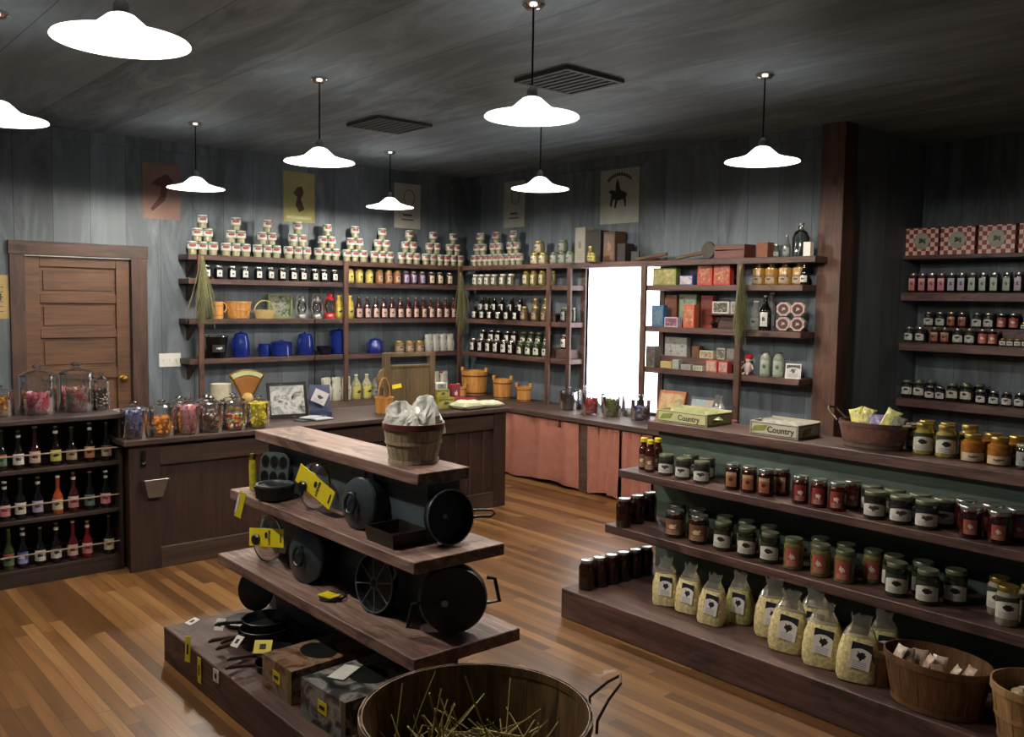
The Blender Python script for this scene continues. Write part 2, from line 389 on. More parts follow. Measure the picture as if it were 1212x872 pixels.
# ------------------------------------------------------------ hanging lamps
def make_lamp():
    r = thing('pendant_lamp', None, 'lamp')
    RZ = 2.61
    a = MB(); a.lathe([(.055, CZ-.001), (.055, CZ-.012), (.040, CZ-.028), (.012, CZ-.034)][::-1], 20); a.build('canopy', CHROME, r)
    a = MB(); a.tube([(0, 0, 2.745), (0, 0, CZ-.03)], .005, 8); a.build('rod', BLACKM, r)
    a = MB(); a.lathe([(.024, 2.675), (.026, 2.70), (.026, 2.735), (.012, 2.755)], 16); a.build('socket', CHROME, r)
    a = MB()
    a.shell([(.225, RZ), (.222, RZ+.006), (.16, RZ+.020), (.10, RZ+.040), (.068, RZ+.068), (.045, RZ+.088), (.026, RZ+.095), (.024, RZ+.090), (.042, RZ+.083), (.064, RZ+.062), (.096, RZ+.034), (.16, RZ+.013), (.22, RZ+.001), (.225, RZ)], 40)
    a.build('shade', emit('opal_shade', 'fffaf0', SHADE), r)
    a = MB(); a.ball((0, 0, RZ+.020), .034, n=12); a.lathe([(.018, RZ+.035), (.016, RZ+.07)], 10); a.build('bulb', emit('lit_bulb', 'fff3e2', BULB), r)
    return r
LAMPS = [(1.05, 3.27, 'nearest the entrance side, largest in view'), (1.06, 5.17, 'over the bottle rack, beyond the largest lamp'), (2.9, 3.22, 'over the aisle between the two stepped stands'),
         (2.9, 5.25, 'over the bar end with the candy jars'), (2.9, 7.28, 'close to the wooden door and red poster'), (4.8, 3.22, 'in front of the tall corner post'),
         (4.8, 5.22, 'in front of the narrow pale poster'), (4.8, 7.33, 'deepest in the room, smallest in view')]
for x, y, w_ in LAMPS:
    put('lamp', make_lamp, (x, y, 0), 0, 'white flared hanging lamp '+w_, 'white hanging lamps')

# ------------------------------------------------------------ wall shelving
ZS = [2.12, 1.90, 1.53, 1.16]; TH = .05
def bracket(mb, x, y0, y1, z):      # triangular bracket with its plate against the wall, in the yz plane
    vs = [(x-.012, y0, z), (x-.012, y1, z), (x-.012, y1, z-.16), (x+.012, y0, z), (x+.012, y1, z), (x+.012, y1, z-.16)]
    mb.add(vs, [(0, 1, 2), (5, 4, 3), (0, 3, 4, 1), (1, 4, 5, 2), (2, 5, 3, 0)])
YF = WY-.25; XF = WX-.25
r = thing('wall_shelving', 'long dark wooden wall shelving between the door and the room corner', 'shelving', (0, 0, 0))
for z in ZS:
    a = MB(); a.span((3.16, YF, z-TH), (XF+.01, WY-.001, z)); a.build('shelf', SHELFX, r, bevel=.004)
for z in ZS:
    for x in (3.24,):
        a = MB(); bracket(a, x, YF+.03, WY-.001, z-TH); a.build('bracket', SHELFX, r)
for x in (3.265, 4.785, 6.26):
    a = MB(); a.span((x-.025, YF-.025, .681), (x+.025, YF, 2.12)); a.build('upright', SHELFZ, r, bevel=.003)
r = thing('wall_shelving', 'dark wooden wall shelving filled with jars, from the room corner to the window', 'shelving', (0, 0, 0))
for i, z in enumerate(ZS):
    a = MB(); a.span((XF, 6.40 if i else 3.71, z-TH), (WX-.001, YF-.03, z)); a.build('shelf', SHELF, r, bevel=.004)
for y in (6.66, 6.36):
    a = MB(); a.span((XF-.025, y-.025, .681), (XF, y+.025, 2.07)); a.build('upright', SHELFZ, r, bevel=.003)
r = thing('wall_shelving', 'dark wooden shelving of board games and juice jars, between window and post', 'shelving', (0, 0, 0))
for z in ZS[1:]:
    a = MB(); a.span((XF, 3.81, z-TH), (WX-.001, 5.42, z)); a.build('shelf', SHELF, r, bevel=.004)
for y in (5.40, 4.37):
    a = MB(); a.span((XF-.03, y-.028, .681), (XF, y+.028, 2.07)); a.build('upright', SHELFZ, r, bevel=.003)
# narrow risers on those shelves
a = MB(); a.span((WX-.13, 4.40, 1.25), (WX-.004, 5.33, 1.265)); a.span((WX-.13, 4.42, 1.16), (WX-.11, 5.31, 1.25)); tag(a.build('shelf_riser', SHELF), 'low dark wooden riser behind the small boxes on the game shelf', 'riser')
a = MB(); a.span((WX-.13, 6.68, 1.60), (WX-.004, YF-.06, 1.615)); a.span((WX-.13, 6.70, 1.53), (WX-.11, YF-.08, 1.60)); tag(a.build('shelf_riser', SHELF), 'dark riser lifting the rear row of brown bottles near the room corner', 'riser')
a = MB(); a.span((WX-.13, 6.68, 1.24), (WX-.004, YF-.06, 1.255)); a.span((WX-.13, 6.70, 1.16), (WX-.11, YF-.08, 1.24)); tag(a.build('shelf_riser', SHELF), 'dark riser lifting the rear row of labelled jars, lowest shelf near corner', 'riser')
# alcove shelving
ZA = [2.17, 1.86, 1.44, .965]; AF = AX-.34
r = thing('alcove_shelving', 'dark wooden shelves set in the alcove, topped by red checked boxes', 'shelving', (0, 0, 0))
for z, t in zip(ZA, (.035, .07, .07, .07)):
    a = MB(); a.span((AF, 1.2, z-t), (AX-.001, RETY-.002, z)); a.build('shelf', SHELF, r, bevel=.004)
a = MB(); a.span((AX-.15, 2.3, 1.555), (AX-.004, RETY-.05, 1.57)); a.span((AX-.15, 2.32, 1.44), (AX-.135, RETY-.07, 1.555)); tag(a.build('shelf_riser', SHELF), 'wooden riser under the rear row of small jars in the alcove', 'riser')

# ------------------------------------------------------------ bar counter
r = thing('bar_counter', 'dark panelled wooden bar counter carrying the row of candy jars', 'counter', (0, 0, 0))
a = MB(); a.span((1.80, 5.70, .808), (4.95, 6.50, .843)); a.build('countertop', BART, r, bevel=.005)
a = MB(); a.span((1.86, 5.76, 0), (4.92, 6.42, .808)); a.build('body', BARX, r)
for x0, x1 in ((1.84, 2.03), (4.80, 4.93)):
    a = MB(); a.span((x0, 5.735, 0), (x1, 5.76, .808)); a.build('stile', BARX, r, bevel=.003)
a = MB(); a.span((2.03, 5.74, .665), (4.80, 5.76, .79)); a.build('frieze_board', BARF, r, bevel=.004)
a = MB(); a.span((2.03, 5.735, 0), (4.80, 5.76, .135)); a.build('plinth_board', BARF, r, bevel=.004)
for x in (4.42, 4.56, 4.70):
    a = MB(); a.span((x-.008, 5.752, .135), (x+.008, 5.762, .665)); a.build('batten', BARF, r)
# bottle opener and cap catcher on the bar
a = MB(); a.box((0, 0, 0), (.03, .006, .10), taper=1); a.lathe([(.012, -.012), (.02, 0), (.012, .012)], 12, M=Matrix.Translation((0, -.012, -.03))); a.tube([(-.012, -.008, .0), (-.010, -.03, .004), (.010, -.03, .004), (.012, -.008, 0)], .003, 6)
tag(a.build('bottle_opener', BLACKM, loc=(1.925, 5.731, .72)), 'small dark metal bottle opener screwed to the bar front', 'opener')
a = MB(); P = [(-.075, .05), (-.045, -.065), (.045, -.065), (.075, .05)]
a.prism(P, .003); a.v = [(x, y-.05*(.6+.4*(z+.065)/.115), z) for x, y, z in a.v]
b = [(-.075, 0, .05), (-.045, 0, -.065), (.045, 0, -.065), (.075, 0, .05)]; f2 = [(-.075, -.051, .05), (-.045, -.031, -.065), (.045, -.031, -.065), (.075, -.051, .05)]
a.add(b+f2, [(0, 1, 5, 4), (1, 2, 6, 5), (2, 3, 7, 6)]); a.tube([(-.078, -.053, .05), (.078, -.053, .05)], .004, 6)
tag(a.build('cap_catcher', STEEL, loc=(1.99, 5.733, .535)), 'grey metal bottle cap catcher on the bar front', 'cap catcher')

# ------------------------------------------------------------ bottle rack at the bar end
r = thing('bottle_rack', 'dark wooden soda bottle rack with guard rails, against the bar', 'rack', (0, 0, 0))
BX0, BX1, BY0, BY1, BH = 1.05, 1.84, 5.86, 6.36, 1.0
a = MB(); a.span((BX0-.06, BY0-.02, BH-.03), (BX1+.01, BY1, BH)); a.build('top', CABW, r, bevel=.004)
for x in (BX0-.04, BX1-.02):
    a = MB(); a.span((x, BY0, 0), (x+.02 if x > 1.5 else x+.05, BY1, BH-.03)); a.build('side_panel', CABW, r)
a = MB(); a.span((BX0, BY1-.02, .1), (BX1, BY1, BH-.03)); a.build('back_panel', CABW, r)
RZS = [.70, .40, .10]
for z in RZS:
    a = MB(); a.span((BX0+.01, BY0+.005, z-.025), (BX1-.02, BY1-.02, z)); a.build('shelf', CABW, r, bevel=.003)
for z in RZS:
    a = MB(); a.tube([(BX0, BY0+.012, z+.085), (BX1, BY0+.012, z+.085)], .005, 8); a.build('guard_rail', plain('pale_dowel', '8a7767', .5), r)
a = MB(); a.span((BX0, BY0+.004, 0), (BX1, BY0+.03, .075)); a.build('plinth', CABW, r)

# ------------------------------------------------------------ low counter along the walls
r = thing('low_counter', 'low dark counter along the far walls with pink curtains below', 'counter', (0, 0, 0))
a = MB(); a.span((5.80, 3.66, .636), (WX-.001, WY-.001, .681)); a.build('countertop', RCT, r, bevel=.004)
a = MB(); a.span((3.30, 7.72, .636), (5.80, WY-.001, .681)); a.build('countertop', RCT, r, bevel=.004)
a = MB(); a.span((5.84, 3.7, .56), (5.87, 7.7, .636)); a.build('apron', RCT, r)
a = MB(); a.span((3.35, 7.76, 0), (5.80, 7.79, .636)); a.build('front_panel', BARX, r)
for y in (5.70, 4.82, 7.0):
    a = MB(); a.span((5.83, y-.05, 0), (5.90, y+.05, .636)); a.build('post', RCT, r, bevel=.003)
CURT = plain('pink_curtain_cloth', '9c6557', .9, .1, 14)
def curtain(y0, y1, seed, z0=.03):
    a = MB(); n = 46; rows = 8; rnd = random.Random(seed); ph = [rnd.uniform(0, 6) for _ in range(4)]
    vs = []; uv = []
    for j in range(rows+1):
        z = .625-(.625-z0)*j/rows
        for i in range(n+1):
            t = i/n; y = y0+(y1-y0)*t; am = .007+.010*(j/rows)
            x = 5.848 - .022 + am*sin(t*22+ph[0]+.4*sin(j*.5)) + .006*sin(t*41+ph[1]) * (1.5 if j < 2 else .6) + .008*sin(t*9+ph[2])
            vs.append((x, y, z + (.012*sin(t*7+ph[3]) if j == rows else 0)))
    fs = [(j*(n+1)+i, j*(n+1)+i+1, (j+1)*(n+1)+i+1, (j+1)*(n+1)+i) for j in range(rows) for i in range(n)]
    k = len(vs); vs2 = vs+[(x+.003, y, z) for x, y, z in vs]; fs2 = fs+[tuple(reversed([q+k for q in f])) for f in fs]
    a.add(vs2, fs2); return a
for (y0, y1, w_) in ((5.75, 6.95, 'closest to the bar end'), (5.25, 5.65, 'in the middle, below the red candy jar'), (4.87, 5.24, 'beside the stepped jam stand')):
    tag(curtain(y0, y1, int(y0*100)).build('curtain', CURT), 'dusty pink cloth curtain under the low counter, '+w_, 'curtain', 'pink curtains under the low counter')

# ------------------------------------------------------------ gondola with cookware
GP = boards('slate_panel_boards', 2, 1, .14, [(0, '39454c'), (1, '4a5860')], groove=.02, grain=.3)
r = thing('stepped_display_stand', 'stepped wooden display stand holding black cast iron cookware', 'display stand', (0, 0, 0))
a = MB(); a.span((2.04, 2.84, .0), (2.20, 4.22, 1.03)); a.build('center_panel', GP, r)
a = MB(); a.span((1.98, 2.82, 1.025), (2.235, 4.25, 1.075)); a.build('top_board', GOND, r, bevel=.005)
a = MB(); a.span((1.846, 2.65, .742), (2.28, 4.25, .79)); a.build('shelf', GOND, r, bevel=.005)
a = MB(); a.span((1.78, 2.55, .425), (2.28, 4.25, .475)); a.build('shelf', GOND, r, bevel=.005)
a = MB(); a.span((1.51, 2.46, 0), (2.28, 4.25, .165)); a.build('base', SHELF, r, bevel=.006)
# ------------------------------------------------------------ stepped stand with preserves
r = thing('stepped_display_stand', 'long stepped wooden display stand filled with jars of preserves and noodle bags', 'display stand', (0, 0, 0))
a = MB(); a.span((4.16, .25, .0), (4.36, 3.44, 1.0)); a.build('center_panel', PANEL, r)
a = MB(); a.span((4.10, .25, .99), (4.44, 3.48, 1.045)); a.build('top_board', SHELF, r, bevel=.005)
a = MB(); a.span((3.85, .25, .735), (4.30, 3.48, .78)); a.build('shelf', SHELF, r, bevel=.005)
a = MB(); a.span((3.75, .25, .425), (4.30, 3.48, .475)); a.build('shelf', SHELF, r, bevel=.005)
a = MB(); a.span((3.415, .25, 0), (4.30, 3.484, .165)); a.build('base', SHELF, r, bevel=.006)
# ------------------------------------------------------------ jars and bottles
def body_mat(c, rough=.12, var=.35, scale=45): return plain('contents_'+c, mute(c, .8, .85), rough, var, scale, coat=.5)
LID = dict(black=plain('lid_black', '18181a', .3, .1, coat=.3), silver=plain('lid_silver', 'b4b6b2', .25, .05, metal=.9), green=plain('lid_green', '757a66', .35, .1, metal=.5), gold=plain('lid_gold', 'a8924e', .3, .1, metal=.8), white=plain('lid_white', 'd0d0cc', .35, .03), red=plain('lid_red', '8f1f1c', .35, .05), yellow=plain('lid_yellow', 'd2c02c', .4, .03))
LB = dict(
 white=printed('label_white', 'cfcfc8', '333333', None), cow=printed('label_cow', 'd4d2c6', '17171a', '2c3a2c', seed=1), arch=printed('label_arch', 'd6d6cf', '3a3a3a', '20242a', seed=2),
 cream=printed('label_cream', 'c9bb98', '5a4630', None, seed=3), orange=printed('label_orange', 'b5653a', '3a1c12', 'c9a37a', seed=4), redfruit=printed('label_redfruit', 'b7463c', 'e0b9a2', None, seed=5, blobcol='d9d0c0'),
 pink=printed('label_pink', 'cf7478', '7c2b33', 'e0aeb0', seed=6), lilac=printed('label_lilac', 'a59cb8', '4a4260', 'b8b4c8', seed=7), mint=printed('label_mint', '9cb096', '40543f', 'a9b4b8', seed=8),
 yellow=printed('label_yellow', 'c9bd3e', '23240f', None, seed=9), purple=printed('label_purple', '9b93bd', '463a8c', None, seed=10), brown=printed('label_brown', '7a4c33', 'd0b490', None, seed=11),
 pinkcream=printed('label_pinkcream', 'c9a79a', '4d2a25', None, seed=12), green=printed('label_green', '587a5c', '14301c', 'b54840', seed=13), tan=printed('label_tan', 'a58d6c', '3a2e22', '5e4b38', seed=14),
 red=printed('label_red', 'a02a24', 'e6d8c8', None, seed=15), grey=printed('label_grey', '8f958f', '2d302e', None, seed=16), blue=printed('label_blue', '5566b8', 'd8dcf0', None, seed=17), teal=printed('label_teal', '4f7c70', '152a25', None, seed=18))
def jar(name, cat, r, h, col, lid, lab=None, neck=.78, shoulder=.80, lidh=.13, half=66, lz=(.14, .70), top=None, lidr=None, square=2, n=20, tex=45):
    def mk():
        t = thing(name, None, cat); zl = h*(1-lidh)
        a = MB(); a.lathe([(r*.90, .0005), (r, h*.04), (r, h*(shoulder-.06)), (r*.97, h*(shoulder-.01)), (r*neck*1.02, h*(shoulder+.055)), (r*neck, zl)], n, power=square); a.build('jar_body', body_mat(col, scale=tex), t)
        lr = r*(lidr or neck*1.07)
        a = MB(); a.lathe([(lr*.98, zl-.001), (lr, zl+.002), (lr, h-.004), (lr*.95, h-.0005), (lr*.8, h-.002), (1e-5, h-.002)], n); a.build('lid', LID[lid], t)
        if lab:
            a = MB(); q = 1.0 if square == 2 else 1.004
            if square == 2: a.wrap(r+.0009, h*lz[0], h*lz[1], half, top=top)
            else: a.box((0, -r-.001, h*(lz[0]+lz[1])/2), (r*1.5, .001, h*(lz[1]-lz[0])))
            a.build('label', LB[lab], t)
        return t
    return mk
def bottle(name, cat, r, h, col, cap, lab, neck=.36, sh=.52, capr=1.15, lz=(.12, .42), half=70, neckband=None, caph=.045, n=16):
    def mk():
        t = thing(name, None, cat)
        a = MB(); a.lathe([(r*.92, .0005), (r, h*.03), (r, h*sh), (r*.86, h*(sh+.07)), (r*.52, h*(sh+.17)), (r*neck*1.05, h*(sh+.26)), (r*neck, h*(1-caph)), ], n); a.build('bottle_body', body_mat(col, .06), t)
        a = MB(); c_ = r*neck*capr; a.lathe([(c_, h*(1-caph)-.001), (c_, h-.002), (c_*.85, h), (1e-5, h)], 12); a.build('cap', LID[cap], t)
        a = MB(); a.wrap(r+.0009, h*lz[0], h*lz[1], half); a.build('label', LB[lab], t)
        if neckband:
            a = MB(); a.lathe([(r*neck*1.14, h*.80), (r*neck*1.12, h*.87)], 12); a.build('neck_label', LB[neckband], t)
        return t
    return mk
def row(key, maker, pts, z, rz, desc, place, group, start=0, rev=False, jx=.15):
    pts = list(pts)
    for i, (x, y) in enumerate(pts):
        k = (len(pts)-1-i) if rev else i
        lab = '%s %s %s' % (ORD[k+start], desc, place)
        put(key, maker, (x, y, z), rz+jit(jx), lab, group)

# pyramids of six jars with cloth-capped lids along the very top shelves
HAT = printed('cloth_cap_print', 'c6c8c2', '8d2a22', '3f6a62', lines=False, seed=21, blobcol='9a2a22', br=.38)
def make_can():
    t = thing('capped_jar', None, 'jar')
    a = MB(); a.lathe([(.034, .0005), (.037, .004), (.037, .048), (.034, .054)], 14); a.build('jar_body', art('relish_stripes', ['4a5628', '9c9c62', '2c3620'], 30), t)
    a = MB(); a.lathe([(.046, .050), (.047, .055), (.0455, .112), (.042, .1225), (1e-5, .1225)], 16); a.build('lid', plain('grey_cloth_cap', 'a4a6a0', .6, .2, 40), t)
    a = MB(); a.wrap(.0478, .057, .110, 62, 8); a.build('label', HAT, t)
    return t
place_p = {}
def pyramid(cx, cy, rz, which, nm='jar', key='can', maker=make_can, w=.098, h=.1225, rows=3, grp='pyramids of small jars on the top shelf'):
    d = Vector((cos(rz), sin(rz), 0))
    posn = {3: ['near end', 'middle', 'far end'], 2: ['near half', 'far half'], 1: ['']}
    for lev in range(rows):
        n = rows-lev
        for i in range(n):
            p = Vector((cx, cy, 2.12+lev*h)) + d*(i-(n-1)/2)*w
            if n == 1: q = 'crowning the'
            elif lev == 0: q = 'in the bottom tier, %s, of the' % ('centre' if (n == 3 and i == 1) else ('door side' if i == 0 else 'post side'))
            else: q = 'in the second tier, %s, of the' % ('door side' if i == 0 else 'post side')
            put(key, maker, p, rz+jit(.2)+radians(-12 if rz == 0 else 14), '%s %s %s' % (nm, q, which), grp)
xs = [3.339, 3.663, 3.978, 4.304, 4.635, 4.963, 5.296, 5.645, 5.966, 6.25]
for i, x in enumerate(xs):
    pyramid(x, 8.24, 0, '%s pyramid from the door' % ORD[i], 'small jar')
for i, y in enumerate([7.93, 7.65, 7.36]):
    pyramid(6.40, y, RW, '%s pyramid past the room corner' % ORD[i], 'small jar')
# two small stacks beyond them
def make_squat(): return jar('squat_jar', 'jar', .052, .12, 'a99f63', 'gold', 'cream')()
def make_squatg(): return jar('squat_jar', 'jar', .052, .12, '7d8a70', 'green', 'grey')()
for key, mk, yc, nm in (('squat', make_squat, 6.95, 'yellowish squat jar'), ('squatg', make_squatg, 6.60, 'grey-green squat jar')):
    for i, dy in enumerate((.115, 0, -.115)):
        if key == 'squat' and i == 1: continue
        put(key, mk, (6.40, yc+(dy if key != 'squat' else dy*.55), 2.12), RW-.2, '%s at the %s of its small stack, top shelf' % (nm, ['corner end', 'centre', 'window end'][i]), 'small stacks on the top shelf')
    put(key, mk, (6.40, yc, 2.12+.1205), RW-.2, '%s on top of its small stack, top shelf' % nm, 'small stacks on the top shelf')

# left wall, row 1
BJ = jar('preserve_jar', 'jar', .040, .128, '0e0b0b', 'silver', 'white', neck=.80, half=38, lz=(.18, .66))
row('bj', BJ, [(x, 8.21) for x in [3.36, 3.474, 3.606, 3.733, 3.874, 3.994, 4.119, 4.238, 4.345, 4.471, 4.577, 4.70]], 1.90, 0, 'black jar with white oval label', 'from the door, upper shelf', 'black jars on the upper shelf', jx=.1)
L1 = [4.885, 4.995, 5.118, 5.244, 5.362, 5.47, 5.58, 5.68, 5.793, 5.92, 6.037, 6.17]
for a_, b_, key, col, lid, lab, nm in ((0, 3, 'l1y', 'b09a45', 'gold', 'yellow', 'mustard yellow jar'), (3, 6, 'l1o', '9b5a30', 'gold', 'tan', 'amber jar with tan label'), (6, 9, 'l1p', '4a2a38', 'silver', 'purple', 'dark jar with violet label'), (9, 12, 'l1b', '3a2018', 'silver', 'cream', 'brown jar with cream label')):
    row(key, jar('preserve_jar', 'jar', .042, .145, col, lid, lab, half=40), [(x, 8.21) for x in L1[a_:b_]], 1.90, 0, nm, 'past the middle upright, upper shelf', 'assorted jars on the upper shelf')
# left wall, row 2: sauce bottles
row('sauce', bottle('sauce_bottle', 'bottle', .038, .225, '4c1812', 'silver', 'pinkcream', neck=.38, sh=.50, lz=(.06, .46), half=50), [(4.99+i*.1035, 8.21) for i in range(13)], 1.53, 0, 'red sauce bottle', 'toward the room corner, second shelf', 'red sauce bottles in a row')
row('mustardb', bottle('mustard_bottle', 'bottle', .042, .235, 'c8ae22', 'yellow', 'yellow', neck=.5, sh=.66, lz=(.10, .5)), [(4.765, 8.22), (4.875, 8.20)], 1.53, 0, 'tall yellow squeeze bottle', 'beside the middle upright', 'yellow bottles')
# corner unit on the right wall
row('r1', jar('preserve_jar', 'jar', .040, .125, '6f6a52', 'white', 'white', half=40), [(6.38, y) for y in [7.98, 7.88, 7.77, 7.651, 7.507, 7.366]], 1.90, RW, 'pale jar with white cap', 'from the room corner, top jar shelf', 'pale jars by the corner')
row('r1b', jar('preserve_jar', 'jar', .044, .155, '7d7438', 'gold', 'cream', half=40), [(6.38, y) for y in [7.12, 7.0, 6.87, 6.74]], 1.90, RW, 'tall pickle jar', 'before the thin upright, top jar shelf', 'tall pickle jars')
BB = bottle('syrup_bottle', 'bottle', .038, .155, '120908', 'silver', 'white', neck=.45, sh=.56, lz=(.10, .52), half=48)
row('bb', BB, [(6.345, y) for y in [7.937, 7.801, 7.668, 7.523, 7.381, 7.24]], 1.53, RW, 'dark syrup bottle', 'in the front row, second shelf near corner', 'dark syrup bottles')
row('bb', BB, [(6.465, y) for y in [7.97, 7.86, 7.746, 7.614, 7.457, 7.303]], 1.615, RW, 'dark syrup bottle', 'in the raised rear row, second shelf near corner', 'dark syrup bottles')
OJ = jar('preserve_jar', 'jar', .044, .15, '5d4c2c', 'gold', 'tan', half=45)
row('oj', OJ, [(6.345, y) for y in [7.107, 6.935, 6.79]], 1.53, RW, 'olive pickle jar', 'in front, second shelf by the thin upright', 'olive pickle jars')
row('oj', OJ, [(6.465, y) for y in [7.06, 6.89]], 1.615, RW, 'olive pickle jar', 'raised behind, second shelf by the thin upright', 'olive pickle jars')
row('oj2', jar('preserve_jar', 'jar', .040, .15, '46402c', 'green', 'grey', half=45), [(6.42, 6.58), (6.42, 6.47)], 1.53, RW, 'dim green jar', 'between the thin upright and the window', 'dim green jars')
WJ = jar('preserve_jar', 'jar', .042, .15, '20120f', 'silver', 'white', half=50); GJ = jar('preserve_jar', 'jar', .044, .155, '2f3d1c', 'green', 'cow', half=50)
row('wj', WJ, [(6.345, y) for y in [7.96, 7.824, 7.69, 7.558, 7.425, 7.303]], 1.16, RW, 'dark jar with white label', 'in the front row, lowest shelf near corner', 'white-labelled jars low near the corner')
row('wj', WJ, [(6.465, y) for y in [7.933, 7.783, 7.665, 7.506, 7.392]], 1.255, RW, 'dark jar with white label', 'in the rear row, lowest shelf near corner', 'white-labelled jars low near the corner')
row('gj', GJ, [(6.345, y) for y in [7.152, 7.025, 6.90, 6.765]], 1.16, RW, 'green pickle jar', 'in the front row, lowest shelf near corner', 'green pickle jars low near the corner')
row('gj', GJ, [(6.465, y) for y in [7.24, 7.118, 6.998, 6.867]], 1.255, RW, 'green pickle jar', 'in the rear row, lowest shelf near corner', 'green pickle jars low near the corner')
put('wj', WJ, (6.42, 6.57, 1.255), RW, 'dark jar with white label standing on a brown box beside the window')
a = MB(); a.box((0, 0, .047), (.16, .17, .094)); tag(a.build('wooden_box', SHELF, loc=(6.42, 6.53, 1.16), bevel=.003), 'small brown box beneath a jar on the lowest shelf beside the window', 'box')
# juice jars on the unit by the post
row('juice', jar('juice_jar', 'jar', .058, .185, 'b07d1f', 'white', 'tan', neck=.5, shoulder=.74, lidh=.10, lidr=.55, half=45, lz=(.08, .42)), [(6.41, y) for y in [4.284, 4.164, 4.04, 3.915]], 1.90, RW, 'big orange juice jar', 'from the thin upright, shelf beside the post', 'orange juice jars beside the post')
put('smallsyr', bottle('syrup_bottle', 'bottle', .030, .17, '0d0807', 'white', 'white', neck=.42, sh=.55), (6.36, 3.845, 1.90), RW, 'small black bottle with oval label, next to the juice jars')
# alcove
AJ = [('pink', '5c1414', 'ap', 4), ('lilac', '241820', 'al', 2), ('mint', '142018', 'am', 4), ('lilac', '2a1216', 'al2', 1)]
ys = [3.57, 3.49, 3.41, 3.33, 3.248, 3.168, 3.085, 3.0, 2.915, 2.82, 2.735]; k = 0
nmz = {'ap': 'red jar with pink label', 'al': 'dark jar with lilac label', 'am': 'dark jar with mint label', 'al2': 'dark red jar with mauve label'}
for lab, col, key, n in AJ:
    mk = jar('jelly_jar', 'jar', .034, .165, col, 'silver', lab, neck=.9, shoulder=.83, lidr=.97, square=5, lz=(.12, .72))
    row(key, mk, [(7.62, y) for y in ys[k:k+n]], 1.86, RW, nmz[key], 'from the return wall, upper alcove shelf', 'jelly jars in the alcove', jx=.08); k += n
put('amw', jar('preserve_jar', 'jar', .044, .14, '8d8c78', 'gold', 'white'), (7.62, 2.64, 1.86), RW, 'short wide pale jar at the end of the upper alcove shelf')
A2 = jar('preserve_jar', 'jar', .040, .13, '3a352a', 'silver', 'arch'); A2o = jar('preserve_jar', 'jar', .034, .13, '4a1a10', 'silver', 'orange'); A2r = jar('preserve_jar', 'jar', .036, .13, '2a0e0e', 'silver', 'redfruit')
for key, mk, yy, nm in (('a2', A2, [3.585, 3.49], 'arch-labelled jar nearest the return wall'), ('a2o', A2o, [3.37, 3.285], 'amber jar with orange label'), ('a2', A2, [3.18, 3.085], 'arch-labelled jar mid shelf'), ('a2r', A2r, [2.985, 2.91], 'dark jar with red label')):
    row(key, mk, [(7.62, y) for y in yy], 1.44, RW, nm, 'in front on the middle alcove shelf', 'front jars on the middle alcove shelf')
for key, mk, yy, nm in (('a2', A2, [3.50, 3.40], 'arch-labelled jar nearest the return wall'), ('a2o', A2o, [3.31, 3.22], 'amber jar with orange label'), ('a2', A2, [3.10, 3.01], 'arch-labelled jar mid shelf'), ('a2r', A2r, [2.91, 2.82], 'dark jar with red label')):
    row(key, mk, [(7.785, y) for y in yy], 1.57, RW, nm, 'in the rear row, middle alcove shelf', 'rear jars on the middle alcove shelf')
TJ = jar('sample_jar', 'jar', .026, .06, '1d1a18', 'gold', 'white', half=60, lidh=.2)
row('tj', TJ, [(7.60, y) for y in [2.825, 2.77, 2.715, 2.66]], 1.44, RW, 'tiny sample jar', 'in front on the middle alcove shelf', 'tiny sample jars')
row('tj', TJ, [(7.785, y) for y in [2.74, 2.68]], 1.57, RW, 'tiny sample jar', 'on the rear riser of the alcove', 'tiny sample jars')
A3 = jar('preserve_jar', 'jar', .046, .15, '1e1d18', 'green', 'cow', lz=(.2, .72)); A3s = jar('preserve_jar', 'jar', .038, .115, '17100f', 'silver', 'arch')
row('a3', A3, [(7.62, y) for y in [3.58, 3.478]], .965, RW, 'tall dark jar with cow label', 'from the return wall, lowest alcove shelf', 'tall jars low in the alcove')
row('a3', A3, [(7.62, y) for y in [3.20, 3.09]], .965, RW, 'tall dark jar with cow label', 'between the short jars, lowest alcove shelf', 'tall jars low in the alcove')
row('a3', A3, [(7.74, y) for y in [3.53, 3.43, 3.15, 3.04]], .965, RW, 'tall dark jar', 'in the rear row, lowest alcove shelf', 'tall jars low in the alcove')
row('a3s', A3s, [(7.61, y) for y in [3.383, 3.295, 2.97, 2.872, 2.775, 2.68]], .965, RW, 'short dark jar with arched label', 'from the return wall, lowest alcove shelf', 'short jars low in the alcove')
# checked gift boxes
def make_checked():
    t = thing('gift_box', None, 'box')
    m_ = NT('red_gingham'); tc = m_.n('TexCoord'); ch = m_.n('TexChecker'); m_.l(tc.outputs['Object'], ch.inputs[0]); ch.inputs['Scale'].default_value = 28; ch.inputs[1].default_value = lin('8e2b2a'); ch.inputs[2].default_value = lin('dcc2b8')
    m_.l(ch.outputs[0], m_.b.inputs['Base Color'])
    a = MB(); a.box((0, .06, .115), (.272, .2, .225)); a.build('carton', m_.m, t)
    a = MB(); a.box((0, -.0415, .115), (.10, .002, .13)); pr = [(.065*cos(2*pi*i/20)*(1+.08*cos(8*2*pi*i/20)), .07*sin(2*pi*i/20)) for i in range(20)]
    a = MB(); a.prism(pr, .003, M=Matrix.Translation((0, -.0425, .118))); a.build('label', printed('label_wreath', 'b0b09a', '23402b', None, seed=22), t)
    a = MB(); a.box((0, .06, .229), (.276, .204, .006)); a.build('box_lid', plain('dark_red_card', '5a1817', .6), t)
    return t
for i, y in enumerate([3.49, 3.20, 2.90, 2.60]):
    put('chk', make_checked, (7.60, y, 2.17), RW, '%s red and white checked gift box from the return wall' % ORD[i], 'checked gift boxes on the alcove top shelf')

